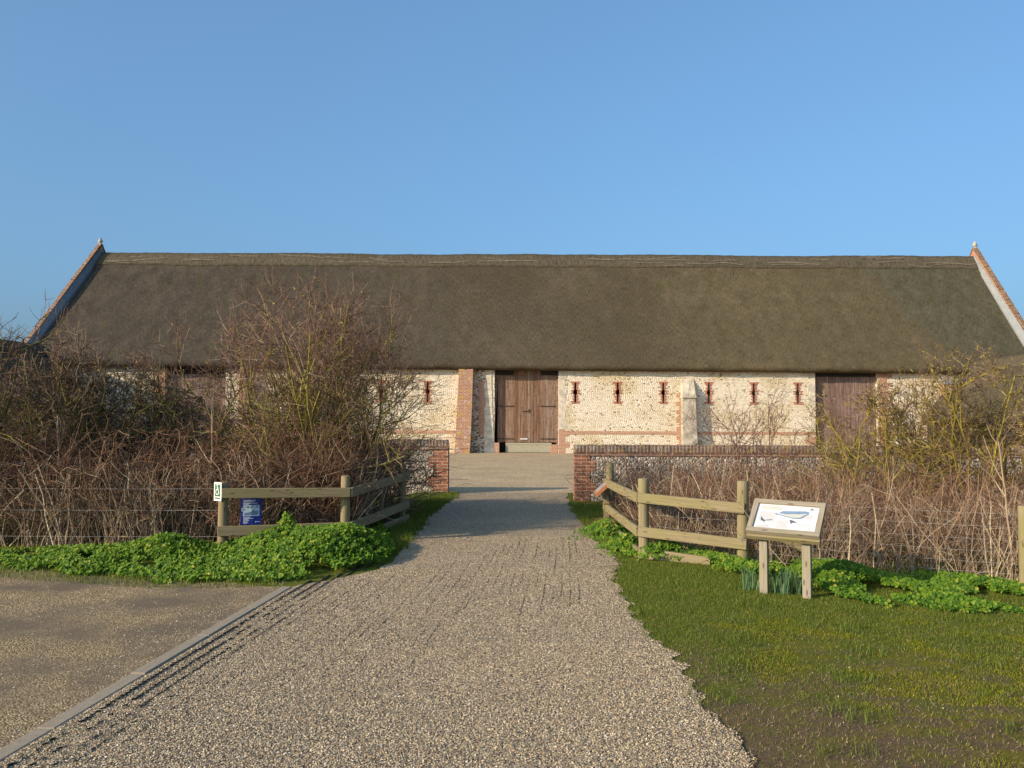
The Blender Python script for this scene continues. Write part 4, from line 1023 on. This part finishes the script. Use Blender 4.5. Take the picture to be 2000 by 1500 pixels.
# ---- individual pale saplings that stand out of the hedges
def sapling(label, px, y, h, lean, r=.011, fork=True):
    b_ = at(px, 1000, y); t = thing('bare_sapling', label, 'sapling', (b_.x, y, 0), 'pale bare saplings in the hedges')
    S0 = grow(np.array([[b_.x, y, -.02]]), np.array([[lean, 0, 1.0]]), [h], 12, .06, .03)
    a = VG(); a.add(S0, r, r * .45, .66, 6)
    a.build('stem', M['straw'], t)
    B = branch(S0, 6, .4, .98, h * .2, h * .45, .35, 8, .08, .05); B2 = branch(B, 4, .2, 1, h * .06, h * .16, .5, 5, .15, 0)
    c = VG(); c.add(B, r * .45, r * .2, U_(.4, .75, len(B)), 4); c.add(B2, r * .2, r * .12, U_(.2, .7, len(B2)), 3); c.build('branches', M['straw'], t)
sapling('pale sapling just behind the three wires, nearest the left edge', 122, 10.55, 1.75, .0, .014)
sapling('pale slender sapling left of the wheelchair sign', 395, 10.75, 2.0, .08, .011)
sapling('pale leaning sapling between the two left saplings', 245, 10.6, 1.45, -.16, .010)
sapling('grey sapling rising before the far left thatch, taller than the hedge', 180, 12.2, 2.9, .08, .015)
sapling('pale forked sapling beside the wooden post at the right edge', 1972, 8.15, 1.55, .02, .013)
sapling('thin sapling rising before the pale wall just right of the stone buttress', 1400, 12.4, 2.25, .05, .008)
sapling('thin pale sapling leaning right behind the information panel', 1700, 9.3, 1.35, .25, .009)

# ---- leafy ground cover
def leaves(name, label, pts, hgt, size, m, tint=(.08, .92), up=(-.45, -.55, .62), cat='ground cover'):
    n = len(pts); c = np.column_stack([pts, hgt]); nn = nrm(np.array(up) + rng.normal(0, .36, (n, 3))); r1 = nrm(np.cross(nn, rng.normal(0, 1, (n, 3)))); r2 = np.cross(nn, r1)
    s = U_(*size, n)[:, None]
    # three rounded leaflets, each a folded kite of two triangles' worth of quads
    VV = []; FF = []; TT = []; tv = U_(*tint, n) ** 1.0
    k = 0
    for ang in (-2.0, 0.0, 2.0):
        d_ = r1 * math.cos(ang) + r2 * math.sin(ang); e = -r1 * math.sin(ang) + r2 * math.cos(ang)
        p0 = c + d_ * s * .08; p1 = c + d_ * s * .45 + e * s * .46 + nn * s * .10; p2 = c + d_ * s * .95 + e * s * .36 + nn * s * .02; p3 = c + d_ * s * 1.15 - nn * s * .10; p4 = c + d_ * s * .95 - e * s * .36 + nn * s * .02; p5 = c + d_ * s * .45 - e * s * .46 + nn * s * .10
        V = np.stack([p0, p1, p2, p3, p4, p5], 1).reshape(-1, 3); VV.append(V); FF.append(np.arange(6 * n).reshape(n, 6) + k); k += 6 * n; TT.append(np.repeat(tv + rng.normal(0, .05, n), 6))
    Fq = np.vstack(FF); Ft = np.vstack([Fq[:, [0, 1, 2]], Fq[:, [0, 2, 3]], Fq[:, [0, 3, 4]], Fq[:, [0, 4, 5]]])
    o = np_mesh(name, np.vstack(VV), Ft, m, None, np.clip(np.concatenate(TT), 0, 1)); return tag(o, label, cat, kind='stuff')
def heap_left(x, y):
    back = np.clip((y - 8.4) / 1.6, 0, 1)
    return (.02 + .10 * back) * (.75 + .4 * np.sin(x * 2.3 + 1) + .35 * np.sin(x * 5.1 + y * 3)) * np.clip((x + 6.0) / 1.8, .25, 1) + .22 * np.exp(-((x + 2.75) / .6) ** 2 - ((y - 10.0) / .5) ** 2) + .27 * np.exp(-((x + 2.15) / .5) ** 2 - ((y - 9.35) / .55) ** 2) + .16 * np.exp(-((x + 4.2) / .5) ** 2 - ((y - 9.9) / .5) ** 2) + .14 * np.exp(-((x + 2.0) / .45) ** 2 - ((y - 10.3) / .7) ** 2)
fe = lambda x: np.interp(x, [-9, -6.2, -5.0, -3.6, -2.6, -2.1, -1.75, -1.4], [9.1, 9.0, 8.5, 8.15, 8.15, 8.45, 8.75, 9.4])
okL = lambda x, y: (y > fe(x) + .1 * np.sin(x * 6)) & (y < np.where(x < P1[0], np.interp(x, [-9, -6.5, -5.2, -3.7], [10.05, 10.05, 10.2, 10.6]), fline(x) + .3)) & (x < -1.45 - np.maximum(0, y - 10) * .25) & (rng.random(len(x)) < (.35 + .65 * np.sin(x * 2.1 + y * 1.3) ** 2) * np.clip((y - fe(x)) / .6 + .18 + .5 * (x > -3.6), 0, 1)) & (np.sin(x * 3.9 + y * 2.2) * np.sin(x * 2.1 - y * 3.7) + .4 * np.sin(x * 11 + y * 9) > -.75 + .8 * np.clip(9.3 - y, 0, .9) - .8 * np.exp(-((x + 3.0) / 1.0) ** 2))
q = region(13000, okL, -9, -1.4, 8.0, 12.4); H = heap_left(q[:, 0], q[:, 1])
leaves('leafy_ground_cover', 'bright green leafy weeds heaped along the foot of the left fence', q, .86 * H * (1 - .6 * U_(0, 1, len(q)) ** 2) + .02, (.020, .046), M['lush'])
bk = lambda x: np.maximum(rline(x), 7.75)
okR = lambda x, y: (y > np.interp(x, [2.1, 2.6, 3.0, 3.6, 4.6, 5.4], [9.0, 8.5, 7.6, 6.9, 6.85, 7.4]) + .12 * np.sin(x * 7)) & (y < bk(x) + .25) & (rng.random(len(x)) < np.clip((y - np.interp(x, [2.1, 2.6, 3.0, 3.6, 4.6, 5.4], [9.0, 8.5, 7.6, 6.9, 6.85, 7.4])) / .7 + .12, 0, 1) * (.3 + .7 * np.sin(x * 4.1 + y * 2.2) ** 2)) & (np.sin(x * 4.4 + y * 2.6) * np.sin(x * 2.3 - y * 4.1) + .35 * np.sin(x * 13 + y * 9) > -.22 + .5 * np.clip(7.7 - y, 0, .7))
q = region(7500, okR, 2.05, 5.6, 6.8, 9.8); H = (.02 + .05 * np.sin(q[:, 0] * 3.3 + q[:, 1]) ** 2 + .10 * np.exp(-((q[:, 0] - 3.3) / .35) ** 2 - ((q[:, 1] - 8.3) / .4) ** 2)) * np.clip((q[:, 1] - 6.7) / .9, .3, 1.4)
leaves('leafy_ground_cover', 'bright green leafy weeds spreading below the netting on the right', q, H * (1 - .6 * U_(0, 1, len(q)) ** 2) + .02, (.014, .038), M['lush'])
def tuft(label, px, py, rx, ry, h, n):
    c = g(px, py); q = np.stack([rng.normal(c.x, rx, n), rng.normal(c.y, ry, n)], 1)
    H = h * np.exp(-((q[:, 0] - c.x) / rx / 1.6) ** 2 - ((q[:, 1] - c.y) / ry / 1.6) ** 2)
    o = leaves('leafy_weed', label, q, H * U_(.4, 1, n) + .02, (.018, .038), M['lush'], cat='weed'); o['kind'] = ''; del o['kind']
tuft('low green weed below the red brown lectern at the path edge', 1185, 1046, .16, .35, .22, 700)
tuft('green weed at the bend of the right fence kickboard', 1222, 1076, .14, .2, .2, 520)
tuft('single green weed poking up behind the lower left rail', 560, 1080, .12, .12, .50, 420)
tuft('green weed growing just inside the right fence', 1300, 1090, .25, .15, .2, 420)

# ---- grass blades
kd_ = (V2(g(570, 1148)) - V2(g(-20, 1502))); kd_ = kd_ / kd_.y; xk_ = V2(g(-20, 1502)).x
def blades(q, h0, h1, w_, m, label, name='grass', tint=(0, 1), lean=.5, power=1.6, kind='stuff', cat='grass', parent=None):
    n = len(q); h = U_(h0, h1, n); th = U_(0, 6.283, n); ph = U_(0, 6.283, n)
    base = np.column_stack([q, np.zeros(n)]); ww = np.stack([np.cos(th), np.sin(th), np.zeros(n)], 1) * w_ / 2
    ln = np.stack([np.cos(ph), np.sin(ph), np.zeros(n)], 1) * (h * U_(.1, lean, n))[:, None]
    mid = base + ln * .35 + np.array([0, 0, 1.0]) * (h * .6)[:, None]; tip = base + ln + np.array([0, 0, 1.0]) * h[:, None]
    V = np.stack([base - ww, base + ww, mid + ww * .7, mid - ww * .7, tip], 1).reshape(-1, 3); i = np.arange(n)[:, None] * 5
    Ft = np.vstack([i + np.array([[0, 1, 2]]), i + np.array([[0, 2, 3]]), i + np.array([[3, 2, 4]])])
    o = np_mesh(name, V, Ft, m, parent, np.repeat(np.clip(tint[0] + (tint[1] - tint[0]) * U_(0, 1, n) ** power, 0, 1), 5))
    if parent is None: tag(o, label, cat, kind=kind)
    return o
prx = np.array([[p.x, p.y] for p in PR]); prx = prx[np.argsort(prx[:, 1])]
pre = lambda y: np.interp(y, prx[:, 1], prx[:, 0])
def worn(x, y):
    f = .5 + .25 * np.sin(x * 3.1 + y * 1.7) + .18 * np.sin(x * 7.3 - y * 5.1) + .12 * np.sin(x * 15 + y * 13)
    return rng.random(len(x)) < np.clip((y - 5.2) * .42 + (f - .55) * 1.1 + .24, .10, 1)
inR = lambda x, y: (x > pre(y) - .16 * rng.random(len(x)) ** 2 + .07 * np.sin(y * 17) + .03 * np.sin(y * 41)) & (y < bk(x) + .1)
q = region(85000, lambda x, y: inR(x, y) & worn(x, y), 1.0, 6.2, 3.3, 9.5)
blades(q, .008, .030, .0036, M['grass'], 'short green grass thinning to bare ground at right front', tint=(0, .8), power=1.2)
q = region(26000, lambda x, y: inR(x, y) & (rng.random(len(x)) < np.clip(1.5 - y * .17, .05, 1)), 1.0, 5.5, 3.3, 8.0)
blades(q, .006, .020, .0032, M['litter'], 'dry brown grass litter on the worn turf', 'dry_litter', lean=2.5, power=1.0)
mossy = lambda x, y: (np.sin(x * 3.3 + 1.2 * np.sin(y * 2.1)) * np.sin(y * 4.3 + 1.5 * np.sin(x * 1.9)) + .5 * np.sin(x * 9 + y * 7) * np.sin(y * 11 - x * 3)) > .30 - .22 * np.clip(x - 1.9, 0, 2)
q = region(46000, lambda x, y: inR(x, y) & (y < 6.8) & mossy(x, y), 1.6, 5.4, 3.3, 6.8)
blades(q, .006, .015, .0040, M['moss'], 'yellow green moss patches on the worn turf', 'moss', lean=.8, power=1.0)
q = region(3500, lambda x, y: inR(x, y) & (np.sin(x * 5 + y * 3) * np.sin(y * 6 - x * 2) > .55), 1.0, 6.2, 4.0, 9.0)
blades(q, .04, .085, .004, M['grass'], 'taller grass tufts standing in the turf', tint=(0, .7), power=1.2, lean=.8)
ply = np.array([[p.x, p.y] for p in PL]); ply = ply[np.argsort(ply[:, 1])]
ple = lambda y: np.interp(y, ply[:, 1], ply[:, 0])
q = region(16000, lambda x, y: (x < ple(y) + .02 + .06 * np.sin(y * 11)) & (x > ple(y) - .95) & (y > 10.0), -3, -.9, 9.6, 18.2)
blades(q, .04, .12, .006, M['grass'], 'green grass verge between the left fence and the wall end', tint=(.1, .75))
q = region(7000, lambda x, y: (x > pre(y) - .03) & (x < 2.0), 1.0, 2.0, 10.2, 16.0)
blades(q, .03, .09, .006, M['grass'], 'green grass patch before the right wall end', tint=(.15, .8))
q = region(5000, lambda x, y: (y > fe(x) - .25) & (y < fe(x) + .25) & (x < -2.3), -9, -2.2, 7.6, 9.4)
blades(q, .02, .06, .006, M['grass'], 'thin yellowish grass fringe along the car park edge', tint=(.3, 1))
def daffodils(label, px, py, n, rx, ry):
    c = g(px, py); q = np.stack([rng.normal(c.x, rx, n), rng.normal(c.y - .06, ry, n)], 1)
    t = blades(q, .14, .27, .012, M['daff'], label, 'daffodil_clump', (0, 1), .35, 1.0, None, 'plant')
daffodils('broad clump of grey green daffodil leaves between the information panel legs', 1532, 1156, 130, .085, .05)
daffodils('small clump of daffodil leaves left of the information panel legs', 1464, 1150, 34, .05, .03)

# ---- loose stones on the path, and the edges of the plastic gravel grid
def stones(q, s0, s1, zc, label, name, tint=None):
    n = len(q); s = U_(s0, s1, n)[:, None]
    base = np.array([[1, 0, 0], [-1, 0, 0], [0, 1, 0], [0, -1, 0], [0, 0, 1], [0, 0, -1]], float)
    Fo = np.array([[0, 2, 4], [2, 1, 4], [1, 3, 4], [3, 0, 4], [2, 0, 5], [1, 2, 5], [3, 1, 5], [0, 3, 5]])
    a = nrm(rng.normal(0, 1, (n, 3)) * np.array([1, 1, .5])); b = nrm(np.cross(a, rng.normal(0, .4, (n, 3)) + np.array([0, 0, 1.0]))); c = np.cross(a, b)
    sx, sy, sz = U_(.8, 1.4, n)[:, None], U_(.6, 1.0, n)[:, None], U_(.4, .75, n)[:, None]
    jit = rng.normal(0, .16, (n, 6, 3))
    P = base[None] + jit
    V = np.column_stack([q, np.full(n, zc)])[:, None] + s[:, None] * (P[..., 0:1] * (a * sx)[:, None] + P[..., 1:2] * (b * sy)[:, None] + P[..., 2:3] * (c * sz)[:, None])
    Fa = (Fo[None] + (np.arange(n) * 6)[:, None, None]).reshape(-1, 3)
    tv = rng.random(n) if tint is None else U_(*tint, n)
    o = np_mesh(name, V.reshape(-1, 3), Fa, M['pebble'], None, np.repeat(tv, 6)); return tag(o, label, 'gravel', kind='stuff')
q = np.column_stack([np.interp(U_(0, 1, 2600) ** 1, [0, 1], [0, 1]), np.zeros(2600)]); yy_ = np.concatenate([rng.normal(4.15, .16, 1500), rng.normal(5.6, .12, 600), rng.normal(7.2, .1, 500)]); q = np.column_stack([np.interp(yy_, [3.3, 8.3], [xk_ + kd_.x * (3.3 - 3.8), xk_ + kd_.x * (8.3 - 3.8)]) + np.abs(rng.normal(0, .09, 2600)) + .03, yy_])
blades(q, .006, .014, .004, M['moss'], 'small moss patches along the concrete edging', 'moss', lean=.8, power=1.0)
onp = lambda x, y: (x > ple(y) + .02) & (x < pre(y) + .03 * np.sin(y * 21) + .02)
q1 = region(90000, onp, -2.7, 1.9, 3.3, 6.0); q2 = region(50000, onp, -2.6, 1.9, 6.0, 9.0); q3 = region(16000, onp, -2.2, 1.9, 9.0, 11.5)
stones(np.vstack([q1, q2, q3]), .0030, .0066, .010, 'loose multicoloured flint shingle covering the path', 'loose_gravel')
q = np.vstack([region(11000, lambda x, y: (x < -2.2) & (y < fe(x)) & (rng.random(len(x)) < .25 + .75 * (np.sin(x * 2.1 + y) * np.sin(y * 2.7 - x) > -.1)), -6.5, -2.3, 3.4, 8.6), np.column_stack([-2.47 + rng.normal(0, .05, 1300) - np.abs(rng.normal(0, .12, 1300)), U_(3.3, 7.8, 1300)])])
stones(q, .0026, .0068, .004, 'scattered small stones on the car park', 'scattered_stones', (.2, 1))
q = region(60, lambda x, y: (x > pre(y)) & (rng.random(len(x)) < np.clip(1.2 - (x - pre(y)) * .7, .08, 1)), 1.2, 4.5, 3.3, 6.0)
stones(q, .0025, .007, .006, 'pale stones strewn on the worn turf', 'scattered_stones', (.55, 1))
mb = MB()
kd = (V2(g(570, 1148)) - V2(g(-20, 1502))); kd = kd / kd.y
def grid_line(x0, y0, y1, amp=.012, hh=.008, keep=.55):
    n_ = int((y1 - y0) / .025); ph = random.random() * 6; pts = []
    for k in range(n_ + 1):
        y = y0 + (y1 - y0) * k / n_; pts.append(Vector((x0 + kd.x * (y - 4) + amp * (1 if k % 2 else -1) * .8 + .005 * math.sin(y * 3 + ph), y, .0)))
    for a, b in zip(pts, pts[1:]):
        if random.random() < keep + .45 * math.sin(a.y * 2.3 + ph):
            h = hh + .005 * random.random(); mb.face([(a.x, a.y, 0), (b.x, b.y, 0), (b.x, b.y, h), (a.x, a.y, h)]); mb.face([(a.x, a.y, h), (b.x, b.y, h), (b.x + .006, b.y, h), (a.x + .006, a.y, h)])
xk = V2(g(-20, 1502)).x
for k in range(5): grid_line(-2.36 + k * .095 + random.uniform(-.01, .01), 3.3 + .2 * k, 8.3 + .3 * k, .012, .017 - .002 * k, .85 - .08 * k)
for k in range(14): grid_line(-1.85 + k * .09, 4.6 + random.uniform(0, 2.4), 7.8 + random.uniform(0, 1.8), .008)
for k in range(14): grid_line(-.72 + k * .085, 6.0 + random.uniform(0, 2.2), 10.0 + random.uniform(0, 1.4), .008)
o = mb.build('gravel_grid', M['grid_plastic'], merge=False); tag(o, 'dark wavy edges of plastic gravel grid showing through the path', 'gravel grid', kind='stuff')
print('objects', len(bpy.data.objects), 'polys', sum(len(o.data.polygons) for o in bpy.data.objects if o.type == 'MESH'))
